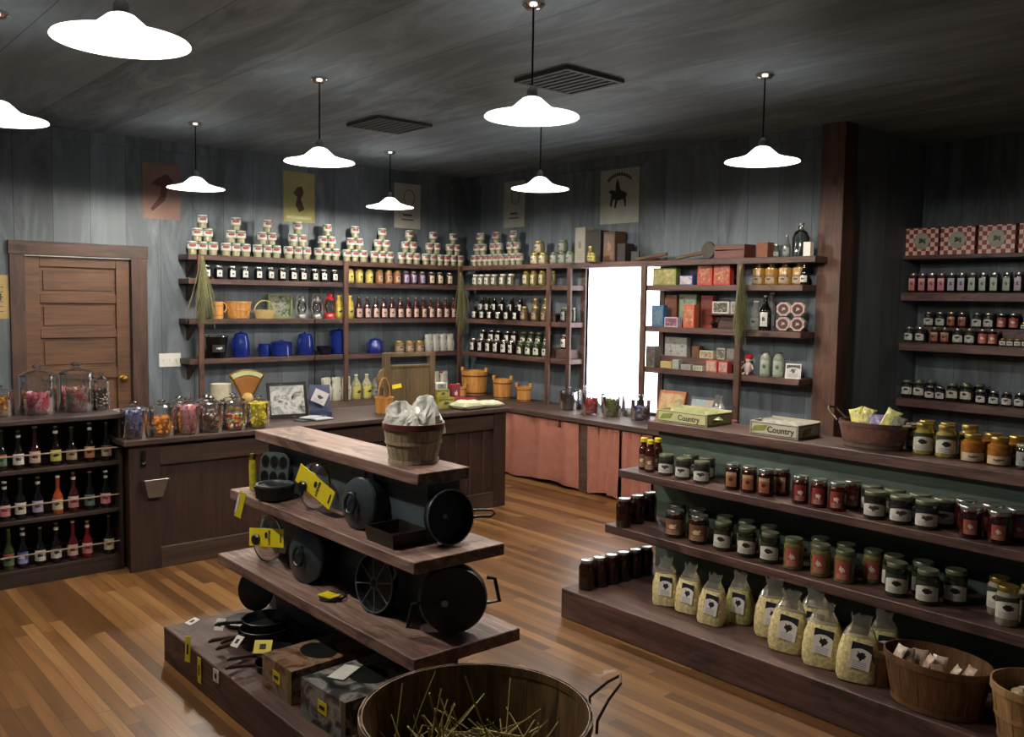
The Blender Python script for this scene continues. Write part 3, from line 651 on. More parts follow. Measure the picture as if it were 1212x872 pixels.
# ------------------------------------------------------------ jars on the stepped stand
U = RW+.35
def urow(key, mk, pts, z, nm, place, grp): row(key, mk, pts, z, U, nm, place, grp)
HB = bottle('honey_bottle', 'bottle', .029, .185, '4a1206', 'yellow', 'brown', neck=.5, sh=.62, lz=(.1, .5), caph=.12, capr=1.4)
urow('honey', HB, [(3.97, 3.39), (4.03, 3.335), (3.94, 3.315)], .78, 'dark honey bottle with yellow cap', 'in the trio ending the highest step', 'yellow-capped honey bottles')
S1 = [('s1w', jar('preserve_jar', 'jar', .044, .118, '3a3a30', 'green', 'arch', shoulder=.82, neck=.9), [(3.95, 3.205), (3.94, 3.075), (3.93, 2.945)], [(4.06, 3.12), (4.05, 3.0)], 'squat jar with white label', 'beside the honey bottles'),
 ('s1d', jar('preserve_jar', 'jar', .041, .135, '3d0f08', 'silver', 'orange', neck=.84, half=42), [(3.93, 2.745), (3.93, 2.645), (3.93, 2.545)], [(4.02, 2.51)], 'dark red jar with orange label', 'second cluster of the highest step'),
 ('s1r', jar('preserve_jar', 'jar', .041, .135, '521108', 'silver', 'red', neck=.84, half=42), [(3.92, 2.345), (3.92, 2.245), (3.92, 2.15)], [(4.02, 2.13)], 'amber jar with red label', 'third cluster of the highest step'),
 ('s1c', jar('preserve_jar', 'jar', .048, .125, '2e2a20', 'green', 'arch', shoulder=.82, neck=.9), [(3.92, 1.965), (3.92, 1.845), (3.92, 1.73)], [(4.04, 2.04), (4.04, 1.93), (4.03, 1.81), (4.03, 1.70)], 'wide jar with white label', 'fourth cluster of the highest step'),
 ('s1j', jar('preserve_jar', 'jar', .045, .135, '3a0b0b', 'silver', 'redfruit', neck=.88, half=34, lz=(.15, .6)), [(3.92, 1.545), (3.92, 1.43)], [(4.03, 1.61), (4.03, 1.50), (4.03, 1.40)], 'dark jam jar with berry label', 'last cluster of the highest step')]
for key, mk, fr, bk, nm, pl in S1:
    urow(key, mk, fr, .78, nm, 'in front, '+pl, 'jars on the highest step'); urow(key, mk, bk, .78, nm, 'behind, '+pl, 'jars on the highest step')
BR = jar('preserve_jar', 'jar', .052, .15, '21120d', 'silver', 'brown', neck=.84); GR = jar('preserve_jar', 'jar', .047, .15, '262d14', 'green', 'cow', neck=.86)
NJ = jar('pickle_jar', 'jar', .047, .15, '7a6f36', 'green', 'redfruit', neck=.84, tex=70, half=40); WR = jar('relish_jar', 'jar', .043, .16, 'a5a184', 'gold', 'cow', neck=.84, lz=(.2, .75), half=75)
S2 = [('s2b', BR, [(3.85, 3.05), (3.85, 2.89)], [(3.96, 3.13), (3.96, 2.985)], 'broad brown preserve jar', 'at the curtain end of the middle step'),
 ('s2g', GR, [(3.84, 2.73), (3.84, 2.585), (3.84, 2.45)], [(3.95, 2.80), (3.95, 2.665), (3.95, 2.53)], 'green jar with cow label', 'second cluster of the middle step'),
 ('s2n', NJ, [(3.84, 2.32), (3.84, 2.175), (3.84, 2.055)], [(3.95, 2.245), (3.95, 2.11), (3.95, 1.975)], 'mustard pickle jar with red print', 'third cluster of the middle step'),
 ('s2h', GR, [(3.84, 1.81), (3.84, 1.675)], [(3.94, 1.875), (3.95, 1.745), (3.94, 1.60)], 'green jar with cow label', 'fourth cluster of the middle step'),
 ('s2w', WR, [(3.84, 1.355)], [(3.94, 1.425), (3.93, 1.30), (3.84, 1.24)], 'tall pale relish jar', 'last cluster of the middle step')]
for key, mk, fr, bk, nm, pl in S2:
    if key == 's2h': key = 's2g'
    urow(key, mk, fr, .475, nm, 'in front, '+pl, 'jars on the middle step'); urow(key, mk, bk, .475, nm, 'behind, '+pl, 'jars on the middle step')
SQ = jar('syrup_jar', 'jar', .042, .165, '2a0a06', 'silver', None, neck=.8, shoulder=.80, square=3.2, lidh=.09)
for i, p in enumerate([(3.79, 3.37), (3.91, 3.38), (4.03, 3.39)]):
    put('syr', SQ, (*p, .475), U, '%s tall dark syrup jar from the aisle, end of the middle step' % ORD[i], 'dark syrup jars')
for i in range(6):
    put('syr', SQ, (3.515+i*.093, 3.385-.004*i, .165), U, '%s dark syrup jar from the aisle, end of the bottom platform' % ORD[i], 'dark syrup jars')
# jars on top of the stand
TY = jar('preserve_jar', 'jar', .046, .15, 'a8963a', 'gold', 'cow', neck=.72, shoulder=.74); TO = jar('honey_jar', 'jar', .050, .125, 'b3690f', 'gold', 'cream', neck=.7, shoulder=.72, lz=(.05, .35)); TB = jar('preserve_jar', 'jar', .043, .11, '141312', 'green', 'grey', neck=.9)
urow('ty', TY, [(4.28, 1.92), (4.28, 1.815)], 1.045, 'yellow relish jar with cow label', 'next to the long basket', 'jars on top of the long stand')
urow('ty', TY, [(4.38, 1.95), (4.38, 1.85), (4.38, 1.75)], 1.045, 'yellow relish jar', 'behind the others beside the long basket', 'jars on top of the long stand')
urow('to', TO, [(4.27, 1.69), (4.27, 1.575)], 1.045, 'amber honey jar', 'in front, atop the long stand', 'jars on top of the long stand')
urow('to', TO, [(4.385, 1.65), (4.385, 1.54)], 1.045, 'amber honey jar', 'behind, atop the long stand', 'jars on top of the long stand')
urow('tb', TB, [(4.26, 1.46), (4.26, 1.355)], 1.045, 'short black preserve jar', 'in front, end of the long stand', 'jars on top of the long stand')
urow('tb', TB, [(4.37, 1.44), (4.37, 1.33)], 1.045, 'short black preserve jar', 'behind, end of the long stand', 'jars on top of the long stand')
put('tdark', jar('preserve_jar', 'jar', .036, .13, '120d0b', 'green', 'grey'), (4.38, 2.02, 1.045), U, 'slim dark jar wedged between the long basket and yellow relish jars')
# soda bottles in the rack
SB = [['green:161f12', 'white:1c110d', 'pinkcream:3b1116', 'yellow:17100a', 'tan:1c120c', 'orange:140d0a', 'tan:120d0a'],
      ['pink:15120f', 'white:131a13', 'lilac:151021', 'cream:c2481a', 'pink:4a1c16', 'teal:0f1812', 'pink:120f0e'],
      ['green:3c4a1c', 'blue:10131f', 'white:151512', 'arch:1a120d', 'pinkcream:6a1718', 'pink:8b1420', 'cream:0e120d']]
CN = {'161f12': 'dark green', '1c110d': 'dark brown', '3b1116': 'deep cherry', '17100a': 'brown', '1c120c': 'brown', '140d0a': 'near-black', '120d0a': 'brown', '15120f': 'black', '131a13': 'dark green', '151021': 'violet-black', 'c2481a': 'bright orange', '4a1c16': 'rust red', '0f1812': 'deep green', '120f0e': 'black', '3c4a1c': 'olive green', '10131f': 'blue-black', '151512': 'black', '1a120d': 'brown', '6a1718': 'red', '8b1420': 'crimson', '0e120d': 'black-green'}
PX = [[1.175, 1.265, 1.355, 1.47, 1.56, 1.665, 1.765], [1.185, 1.27, 1.365, 1.475, 1.565, 1.66, 1.755], [1.20, 1.275, 1.37, 1.46, 1.555, 1.64, 1.77]]
for k, z in enumerate(RZS):
    for i, s_ in enumerate(SB[k]):
        lab, col = s_.split(':'); hh = [.245, .235, .25][(i+k) % 3]
        put('soda_'+s_, bottle('soda_bottle', 'bottle', .031, hh, col, ['silver', 'white', 'gold'][(i*2+k) % 3], lab, neck=.38, sh=.42, lz=(.12, .40), neckband='white' if (i+k) % 2 else None),
            (PX[k][i], 5.925, z), radians(-18)+jit(.1), '%s soda bottle, %s label, %s from left on the %s rack shelf' % (CN[col], {'arch': 'arched white', 'pinkcream': 'pale pink', 'green': 'green-red'}.get(lab, lab), ORD[i], ['top', 'middle', 'bottom'][k]), 'soda bottles in the rack')
# ------------------------------------------------------------ glass candy jars
def candy_mats(cols): return [plain('candy_'+c, c, .3, .05, 20, coat=.4) for c in cols]
def candy_jar(key, r, h, cols, fill=.75, size=.011, shape='ball', lidh=.24, seed=0, n=170):
    def mk():
        t = thing('candy_jar', None, 'jar'); rnd = random.Random(seed+len(key)); hb = h*(1-lidh)
        a = MB(); a.shell([(r*.3, .006), (r*.94, .006), (r*.97, .014), (r*.97, hb), (r, hb), (r, .01), (r*.96, .0005), (.001, .0005)], 28); a.build('glass_body', GLASS, t)
        a = MB(); k = r
        a.shell([(k*1.04, hb+.001), (k*1.04, hb+.008), (k*.93, hb+h*.035), (k*.72, hb+h*.075), (k*.36, hb+h*.11), (k*.15, hb+h*.13), (k*.15, hb+h*.15), (k*.30, hb+h*.175), (k*.30, hb+h*.205), (k*.15, h-.002), (.001, h)], 28); a.build('glass_lid', GLASS, t)
        a = MB(); ms = candy_mats(cols); top = hb*fill
        a.lathe([(r*.84, .010), (r*.84, top-size), (r*.5, top-size*.3), (1e-5, top-size*.2)], 16, 0)
        for i in range(n):
            ang = rnd.uniform(0, 2*pi); q = rnd.random()
            if q < .72: rr = r*.86; z = rnd.uniform(.012+size, top-size)
            else: rr = r*.86*rnd.random()**.5; z = top-size*.4+rnd.uniform(0, size*.9)
            c = (rr*cos(ang), rr*sin(ang), z); mi = rnd.randrange(len(ms))
            if shape == 'ball': a.ball(c, size*rnd.uniform(.8, 1.05), mi, 6)
            elif shape == 'stick': 
                M = Matrix.Translation(c) @ Matrix.Rotation(ang+pi/2, 4, 'Z') @ Matrix.Rotation(rnd.uniform(-1.2, 1.2), 4, 'Y'); a.box((0, 0, 0), (size*3.2, size*.8, size*.8), mi, M)
            else:
                M = Matrix.Translation(c) @ Matrix.Rotation(ang, 4, 'Z') @ Matrix.Rotation(rnd.uniform(0, 3), 4, 'X'); a.box((0, 0, 0), (size*.9, size*1.9, size*1.3), mi, M)
        o = a.build('candies', ms, t); o['kind'] = 'stuff'
        return t
    return mk
CJ = [(1.90, 'blue and white wrapped sweets', ['8087c0', 'd6d8ea', '3f459a'], .92, .012, 'wrap', .10, .235), (2.075, 'orange slice sweets', ['e08a1c', 'f0a53a'], .62, .013, 'ball', .24, .235),
      (2.245, 'pale pink twist sweets', ['f0a8b4', 'f8d4d6', 'd87888'], .95, .010, 'wrap', .10, .24), (2.40, 'brown and white striped sweets', ['6a463a', 'f0e6de', '4a2c24'], .60, .011, 'stick', .2, .235),
      (2.565, 'mixed coloured sweets', ['e0403a', '3f78c8', 'f0cc3a', '3fa85e', 'f8f4ec'], .55, .013, 'ball', .2, .23), (2.735, 'bright yellow lemon sweets', ['f0e024', 'f6ea5a'], .95, .013, 'ball', .1, .225)]
for x, nm, cols, fill, sz, shp, _, h in CJ:
    put('cj'+nm, candy_jar(nm, .0795, h, cols, fill, sz, shp), (x, 5.815, .843), 0, 'lidded glass jar of %s along the bar front' % nm, 'candy jars on the bar')
for x, nm, cols in ((2.28, 'pale rose sweets', ['caa0a4', 'e0c8c8']), (2.47, 'silvery wrapped sweets', ['9a9a9c', 'c8c8cc', '6e6058']), (2.66, 'amber sweets', ['a57a3a', 'cfa860'])):
    put('cjb'+nm, candy_jar(nm, .085, .225, cols, .6, .013, 'ball'), (x, 6.06, .843), 0, 'glass jar of %s standing behind the front row on the bar' % nm, 'candy jars behind the front row')
for x, y, r_j, h, nm, cols, fill, sz in ((1.205, 6.12, .088, .19, 'orange and yellow gumdrops', ['b8791c', 'd9a032', '8f5a14'], .75, .012), (1.425, 6.12, .105, .31, 'hot pink wrapped sweets', ['ee3a78', 'ff8fb0', 'ffd8e0'], .48, .016),
      (1.652, 6.13, .103, .315, 'red and pale green sweets', ['b8485a', 'c6b8a0', '86a082', 'd890a0'], .55, .016), (1.775, 6.30, .045, .22, 'dull grey sweets', ['6a6a6c', '8a8688'], .7, .012), (1.795, 6.10, .046, .245, 'dark liquorice nuts', ['2a1c18', '8a7a70', '15100e'], .72, .010)):
    put('cr'+nm, candy_jar(nm, r_j, h, cols, fill, sz, 'wrap' if r_j > .1 else 'ball'), (x, y, 1.0), 0, 'glass jar of %s on the bottle rack top' % nm, 'candy jars on the bottle rack')
for x, y, nm, cols, fill, key in ((6.16, 6.24, 'black liquorice', ['14100f', '2a1e1c'], .78, 'a'), (6.13, 5.90, 'bright red sweets', ['b3101f', 'd8283a'], .72, 'b'), (6.17, 5.67, 'olive green sweets', ['5e6d14', '8a9a2c'], .75, 'c'), (6.20, 5.345, 'dark blue wrapped sweets', ['22235e', '4a4f9c', 'b8bad2'], .6, 'd'),
      (6.37, 6.22, 'violet sweets', ['3a3f7c', '5e6296'], .3, 'e'), (6.37, 5.88, 'pale sweets', ['8a8f9c', 'b0b4bc'], .25, 'f'), (6.38, 5.62, 'pale green sweets', ['9aa59a', 'c0c8b8'], .25, 'g')):
    put('cl'+key, candy_jar(nm, .088, .235, cols, fill, .014, 'wrap' if key in 'df' else 'stick'), (x, y, .681), 0, 'glass jar of %s %s' % (nm, 'in front of the bright window' if x < 6.3 else 'behind the others, against the bright window'), 'candy jars by the window')
# footed tray
a = MB(); a.lathe([(.05, .0005), (.045, .008), (.012, .02), (.012, .085), (.06, .095), (.135, .105), (.14, .115), (.13, .112), (1e-5, .102)], 28); tag(a.build('footed_tray', STEEL, loc=(2.06, 6.33, .843)), 'silver footed tray on the bar next to the bottle rack', 'tray')

# ------------------------------------------------------------ shop scale, displays and goods on the bar
r = thing('fan_scale', 'antique brass fan-dial shop scale behind the candy jars', 'scale', (2.86, 6.27, .843), radians(-14))
a = MB(); a.lathe([(.11, .0005), (.11, .02), (.07, .035), (.045, .07), (.05, .11), (.035, .14)], 20, sx=1, sy=.7); a.build('base', BRASS, r)
fan = [(-.022, .13)]+[(.235*sin(q), .13+.235*cos(q)) for q in [radians(-34+68*i/14) for i in range(15)]]+[(.022, .13)]
a = MB(); a.prism(fan, .035); a.build('dial_case', BRASS, r, bevel=.003)
fan2 = [(-.014, .145)]+[(.185*sin(q), .135+.185*cos(q)) for q in [radians(-31+62*i/14) for i in range(15)]]+[(.014, .145)]
a = MB(); a.prism(fan2, .004, M=Matrix.Translation((0, -.0195, 0))); a.build('dial_plate', plain('rust_orange_plate', '8a5a2c', .4), r)
arc = [((.222*sin(q)), .135+.222*cos(q)) for q in [radians(-31+62*i/14) for i in range(15)]]+[((.19*sin(q)), .135+.19*cos(q)) for q in [radians(31-62*i/14) for i in range(15)]]
a = MB(); a.prism(arc, .004, M=Matrix.Translation((0, -.0195, 0))); a.build('dial_band', plain('pale_dial_band', 'b9bf94', .4), r)
a = MB(); a.ball((0, -.03, .155), .042, n=12); a.build('dial_boss', plain('cream_enamel', 'b99a5c', .4), r)
a = MB(); a.lathe([(.001, .12), (.07, .122), (.10, .14), (.104, .142), (.07, .126), (.001, .124)], 22, c=(-.19, 0, 0)); a.tube([(-.19, 0, .12), (-.19, 0, .06), (-.06, 0, .05)], .008, 8); a.build('weighing_pan', STEEL, r)
a = MB(); a.lathe([(.075, .0005), (.075, .26), (.06, .262), (.02, .262)], 24); tag(a.build('paper_roll', plain('cream_paper', 'b5ae9a', .7), loc=(2.70, 6.36, .843)), 'cream wrapping paper roll standing behind the brass scale', 'paper roll')
FOIL = art('grey_photo_print', ['1c1e20', 'd4d6d8', '8d9194', 'f0f0f0'], 2.2, .2, 3)
r = thing('picture_display', 'tilted black-edged picture board with grey print on the bar', 'display', (3.12, 6.12, .843), radians(-10))
Mt = Matrix.Rotation(radians(-14), 4, 'X')
a = MB(); a.box((0, 0, .135), (.30, .012, .27), M=Mt); a.build('frame', BLACKM, r)
a = MB(); a.box((0, -.008, .137), (.255, .003, .215), M=Mt); a.build('print', FOIL, r)
a = MB(); a.tube([(0, .05, .2), (0, .12, .002)], .005, 6); a.build('strut', BLACKM, r)
r = thing('leaflet_holder', 'dark blue leaflet holder with a white card, next to the picture board', 'display', (3.37, 6.10, .843), radians(-22))
a = MB(); a.box((0, 0, .12), (.16, .012, .24), M=Mt); a.box((0, -.04, .02), (.16, .08, .04)); a.build('holder', plain('navy_card', '1d2c52', .4), r)
a = MB(); a.box((0, 0, 0), (.11, .003, .10), M=Matrix.Translation((-.005, -.040, .15)) @ Matrix.Rotation(radians(25), 4, 'Y')); a.build('card', printed('card_print', 'd9d9dc', '3a3a40', None, seed=24), r)
a = MB(); a.box((0, -.0812, .022), (.12, .001, .022)); a.build('label', printed('small_text_strip', '2a3c66', 'c8ccd8', None, blob=False), r)
for i, (x, y, q) in enumerate([(3.16, 5.93, .3), (3.27, 5.90, .1), (3.22, 5.96, .5)]):
    a = MB(); a.box((0, 0, .004), (.15, .10, .007)); tag(a.build('leaflet', plain('grey_paper' if i else 'dark_cover', 'b4b8c0' if i else '30343a', .5), loc=(x, y, .843+.0075*i), rot=(0, 0, q)), '%s leaflet lying before the picture board' % ['dark lowest', 'pale second', 'pale uppermost'][i], 'leaflet', 'leaflets on the bar')
# small orange basket
def basket(mb_r, r0, h, sx=1, sy=1, n=36, inner=.006):
    a = MB(); prof = [(r0, 0), (r0+(mb_r-r0)*.5, h*.45), (mb_r, h)]
    a.shell([(.001, .001), (r0, .001)]+prof[1:]+[(mb_r-inner, h), (r0+(mb_r-r0)*.5-inner, h*.45), (r0-inner, .010), (.001, .010)], n, sx=sx, sy=sy); return a
def hoop(rad, z, hh, t, n=36, sx=1, sy=1):
    a = MB(); a.shell([(rad, z-hh/2), (rad+t, z-hh/2), (rad+t, z+hh/2), (rad, z+hh/2), (rad, z-hh/2)], n, sx=sx, sy=sy); return a
r = thing('small_basket', 'small orange splint basket with hooped handle on the bar', 'basket', (3.87, 5.98, .843), .3)
basket(.072, .062, .13).build('body', KEG, r)
for z in (.01, .065, .122): hoop(.062+.010*z/.13+.0005, z, .012, .003).build('band', KEG, r)
a = MB(); a.tube([(-.072*cos(q), 0, .12+.16*sin(q)) for q in [pi*i/14 for i in range(15)]], .005, 6); a.build('handle', KEG, r)
r = thing('wooden_paddle', 'round wooden paddle standing in the small orange basket', 'paddle', (3.90, 6.0, .86), .1)
a = MB(); a.lathe([(.085, -.008), (.085, .008)], 24, M=Matrix.Translation((.02, .03, .25)) @ Matrix.Rotation(pi/2, 4, 'X')); a.build('blade', wood('paddle_wood', '4a3c28', '75613f', '8d7750', axis=2, knots=False), r)
a = MB(); a.box((.01, .02, .09), (.03, .014, .18)); a.build('handle', wood('paddle_wood', '4a3c28', '75613f', '8d7750', axis=2, knots=False), r)
a = MB(); a.box((0, 0, 0), (.085, .003, .032)); tag(a.build('price_card', YELTAG, loc=(3.955, 5.93, 1.055), rot=(radians(-10), radians(-6), 0)), 'yellow price card beside the small orange basket', 'price card')
# standing washboard crate
OLD = wood('weathered_crate_wood', '32281b', '584831', '6f5d41', axis=2, knots=False)
r = thing('washboard', 'weathered wooden washboard panel standing on the bar', 'washboard', (4.13, 6.02, .843), radians(-6))
for x in (-.205, .205):
    a = MB(); a.box((x, 0, .235), (.045, .06, .47)); a.build('stile', OLD, r, bevel=.002)
a = MB(); a.box((0, 0, .455), (.365, .05, .028)); a.build('top_rail', OLD, r)
a = MB(); a.box((0, .0, .18), (.365, .035, .36)); a.build('panel', OLD, r)
a = MB(); a.box((0, .0, .362), (.365, .05, .016)); a.build('middle_rail', OLD, r)
GAMEB = lambda n, c, s=4, k=0: art('print_'+n, c, s, .35, k)
def carton(name, cat, label, loc, rz, d, mat, front=None, tilt=0, group=None, lid=False):
    t = thing(name, label, cat, loc, rz, group); M = Matrix.Rotation(-tilt, 4, 'X')
    a = MB(); a.box((0, d[1]/2, d[2]/2), d, M=M); a.build('carton', mat, t)
    if front:
        a = MB(); a.box((0, -.001, d[2]/2), (d[0]*.86, .002, d[2]*.82), M=M); a.build('printed_face', front, t)
    if lid:
        a = MB(); a.box((0, d[1]/2, d[2]-.008), (d[0]+.006, d[1]+.006, .016), M=M); a.build('lid', mat, t)
    return t
YB = plain('mustard_card', '8f8a2e', .5, .1); RB = plain('crimson_card', '8c2430', .5, .1)
carton('soap_box', 'box', 'large mustard yellow carton at the foot of the stack beside the washboard', (4.44, 5.93, .843), -.1, (.16, .14, .09), YB, printed('mustard_print', 'a8a040', '3c3c1c', '6e6e22', seed=31))
carton('soap_box', 'box', 'smaller mustard carton stacked in the middle beside the washboard', (4.415, 5.94, .934), -.1, (.12, .12, .07), YB, printed('mustard_print', 'a8a040', '3c3c1c', '6e6e22', seed=31))
carton('soap_box', 'box', 'white carton topping the mustard stack beside the washboard', (4.41, 5.95, 1.005), -.1, (.10, .10, .05), WHITE, printed('label_grey', '8f958f', '2d302e', None, seed=16))
carton('tin_box', 'box', 'crimson box standing right next to the white cloth on the bar', (4.64, 5.99, .843), -.2, (.11, .07, .075), RB, printed('red_print', 'a83a48', 'e6dada', None, seed=32))
carton('tin_box', 'box', 'crimson box with white edge nearest the kegs, on the bar', (4.77, 6.01, .843), -.2, (.10, .07, .06), RB, printed('red_print', 'a83a48', 'e6dada', None, seed=32))
carton('tin_box', 'box', 'small dark box with white lid behind the crimson boxes', (4.62, 6.20, .843), -.2, (.12, .06, .12), plain('dark_card', '2a2222', .5), printed('label_white', 'cfcfc8', '333333', None))
carton('tin_box', 'box', 'upright maroon box with white heart print behind the crimson boxes', (4.78, 6.24, .843), -.2, (.085, .05, .16), RB, printed('heart_print', '8f2a38', 'd8c4c4', None, lines=False, seed=33))
def cushion(w, d, h, seed=0, n=14, crease=.25):
    a = MB(); rnd = random.Random(seed); ph = [rnd.uniform(0, 6) for _ in range(6)]; vs = []; N = n+1
    for s_ in (1, -1):
        for j in range(N):
            for i in range(N):
                u = -1+2*i/n; v = -1+2*j/n; e = max(0, (1-u**4))*max(0, (1-v**4))
                wr = 1+crease*(sin(u*7+ph[0]+v*3)*.5+sin(v*9+ph[1]+u*4)*.5)
                pin = 1-.08*(1-abs(u)**2)*abs(v)**6
                vs.append((u*w/2*(1-.07*(1-v*v)*abs(u)**6), v*d/2*pin, s_*h/2*e**.55*wr if s_ > 0 else -h*.45*e**.4))
    fs = []
    for s_ in (0, 1):
        o = s_*N*N
        for j in range(n):
            for i in range(n):
                q = (o+j*N+i, o+j*N+i+1, o+(j+1)*N+i+1, o+(j+1)*N+i); fs.append(q if s_ == 0 else q[::-1])
    return a.add(vs, fs)
CL = plain('cream_cloth', 'c2c4a8', .85, .08, 12)
tag(cushion(.27, .20, .065, 3, crease=.4).build('cloth_bag', CL, loc=(4.60, 5.84, .874), rot=(0, 0, .1)), 'crumpled cream cloth bag lying at the bar end', 'cloth bag')
tag(cushion(.24, .17, .05, 8, crease=.3).build('cloth_bag', CL, loc=(4.82, 5.85, .868), rot=(0, 0, -.15)), 'flat folded cream cloth bag on the very end of the bar', 'cloth bag')
# paper flour bags and jugs on the back ledge
def bag(name, w, d, h, mat, lab, top=None, seed=0, gather=False, power=3.2, flare=.6, fill=.68, inner=None):
    def mk():
        t = thing(name, None, 'bag'); rnd = random.Random(seed); n = 24; a = MB(); vs = []
        prof = [(.001, 0), (.90, 0), (1.0, .08), (1.02, .3), (.94, .5), (.80, .67), (.64, .78), (.44, .87), (.47, .95), (.52, 1.0)] if gather else [(.001, 0), (.86, 0), (.96, .04), (1.0, .25), (.98, .5), (.92, .68), (.80, .78), (.9, .88), (.86, .96), (.80, 1.0)]
        for q, z in prof:
            th = 1-.25*max(0, z-.5) if not gather else 1-.75*max(0, z-.55)/.45
            for k in range(n):
                b = 2*pi*k/n; cb, sb = cos(b), sin(b); p_ = (abs(cb)**power+abs(sb)**power)**(-1/power); wr = 1+.05*sin(k*2.7+z*14+seed)*(.4+z)
                vs.append((q*cb*p_*w/2*wr, q*sb*p_*d/2*th*wr, z*h+(rnd.uniform(-.012, .012) if z == 1 else 0)))
        m_ = len(prof); fs = [(i*n+k, i*n+(k+1) % n, (i+1)*n+(k+1) % n, (i+1)*n+k) for i in range(m_-1) for k in range(n)]
        if gather:
            cut = int(5*n); a.add(vs, fs[:cut]+[tuple(5*n+k for k in range(n))]); a.build('bag_body', mat, t)
            b2 = MB(); b2.add(vs, fs[cut:]); b2.build('cellophane_top', PLASTIC, t)
        else:
            a.add(vs, fs+[tuple((m_-1)*n+k for k in range(n))]); a.build('bag_body', mat, t)
        if lab:
            l_ = MB(); y = -d/2*1.09; l_.box((w*.02, y, h*.42), (w*.50, .002, h*.40), M=Matrix.Translation((0, 0, 0)) @ Matrix.Rotation(.08, 4, 'Y')); l_.build('label', lab, t)
        if top and not gather:
            l_ = MB(); l_.box((0, 0, h*.97), (w*.86, d*.5, h*.10)); l_.build('top_fold', top, t)
        return t
    return mk
FB = plain('flour_paper', 'b4b5a6', .8, .06, 20)
for i, x in enumerate((4.60, 4.72, 4.83)):
    put('flour', bag('flour_bag', .115, .08, .235, FB, printed('label_pale', 'c8c8ba', '8a8a70', None, seed=41)), (x, 8.20, .681), .2, '%s white flour bag from the scale, on the back ledge' % ORD[i], 'flour bags on the back ledge')
for i, x in enumerate((5.76, 5.88, 5.99, 6.11)):
    put('flourred', bag('flour_bag', .11, .08, .24, FB, None, top=plain('red_fold', '8a1c22', .6)), (x, 8.21, .681), .2, '%s white bag with red top behind the washboard' % ORD[i], 'red-topped bags behind the bar')
for i, x in enumerate((4.955, 5.085)):
    put('yjug', bottle('juice_jug', 'bottle', .055, .26, 'b9b48a', 'white', 'yellow', neck=.34, sh=.60, lz=(.08, .52), half=65), (x, 8.20, .681), .15, '%s yellow-labelled jug on the back ledge' % ORD[i], 'yellow-labelled jugs')
put('yjugs', bottle('juice_jug', 'bottle', .04, .22, '8a8674', 'silver', 'grey', neck=.34, sh=.60), (5.20, 8.23, .681), 0, 'small grey jug after the yellow-labelled jugs')
# wooden kegs
def keg(rr, h):
    def mk():
        t = thing('wooden_keg', None, 'keg')
        a = MB(); a.shell([(.001, .003), (rr*.90, .003), (rr*1.0, h), (rr*.92, h), (rr*.84, h*.5), (.001, h*.5)], 30); a.build('staves', KEG, t)
        for z in (.10, .80): hoop(rr*(.905+.095*z), h*z, h*.06, .003, 30).build('hoop', plain('dark_hoop', '4a3018', .5), t)
        for s_ in (-1, 1):
            a = MB(); a.box((s_*rr*.96, 0, h+.012), (.03, .05, .05)); a.build('ear', KEG, t, bevel=.006)
        return t
    return mk
put('keg1', keg(.150, .27), (6.28, 7.86, .681), RW+.5, 'largest wooden keg, nearest the room corner on the low counter', 'wooden kegs')
put('keg2', keg(.105, .215), (6.27, 7.36, .681), RW+.5, 'middle-sized wooden keg on the low counter', 'wooden kegs')
put('keg3', keg(.080, .155), (6.31, 7.06, .681), RW+.5, 'smallest wooden keg on the low counter', 'wooden kegs')
put('keg4', keg(.048, .11), (6.02, 7.75, .681), RW+.5, 'tiny wooden keg in front of the largest keg')

# ------------------------------------------------------------ left wall shelves: woodenware, lanterns, blue enamel
r = thing('wooden_mug', 'wooden stave mug with round handle, next to the dried herbs', 'mug', (3.46, 8.20, 1.53))
a = MB(); a.shell([(.001, .001), (.052, .001), (.048, .16), (.042, .16), (.044, .02), (.001, .02)], 24); a.build('staves', KEG, r)
for z in (.03, .12): hoop(.0500, z, .012, .003, 24).build('hoop', BASK, r)
a = MB(); a.tube([(.048+.038*sin(q), 0, .105-.045*cos(q)) for q in [pi*i/10 for i in range(11)]], .007, 8); a.build('handle', KEG, r)
r = thing('bushel_basket', 'small round splint basket on the second shelf by the mug', 'basket', (3.67, 8.22, 1.53))
basket(.125, .10, .165, sy=.85).build('body', KEG, r)
for z, q in ((.02, .103), (.085, .114), (.155, .1245)): hoop(q, z, .018, .004, sy=.85).build('band', BASK, r)
r = thing('handled_basket', 'pale oval basket with arched handle on the second shelf', 'basket', (3.93, 8.20, 1.53))
basket(.11, .085, .085, sy=.7).build('body', plain('pale_splint', 'a8925f', .7, .15, 60), r)
a = MB(); a.tube([(-.105*cos(q), 0, .07+.105*sin(q)) for q in [pi*i/14 for i in range(15)]], .006, 6); a.build('handle', plain('pale_splint', 'a8925f', .7, .15, 60), r)
r = thing('framed_picture', 'green-framed farm picture box on the second shelf', 'picture', (4.14, 8.30, 1.53))
a = MB()
for p_, q in (((-.12, 0, .12), (.02, .04, .24)), ((.12, 0, .12), (.02, .04, .24)), ((0, 0, .01), (.22, .04, .02)), ((0, 0, .23), (.22, .04, .02))): a.box(p_, q)
a.build('frame', plain('olive_frame', '6f7a4e', .6), r)
a = MB(); a.box((0, .01, .12), (.22, .01, .20)); a.build('picture', art('garden_print', ['1e2a1c', '5c7a4a', 'a8a49a', '3c4a34'], 6), r)
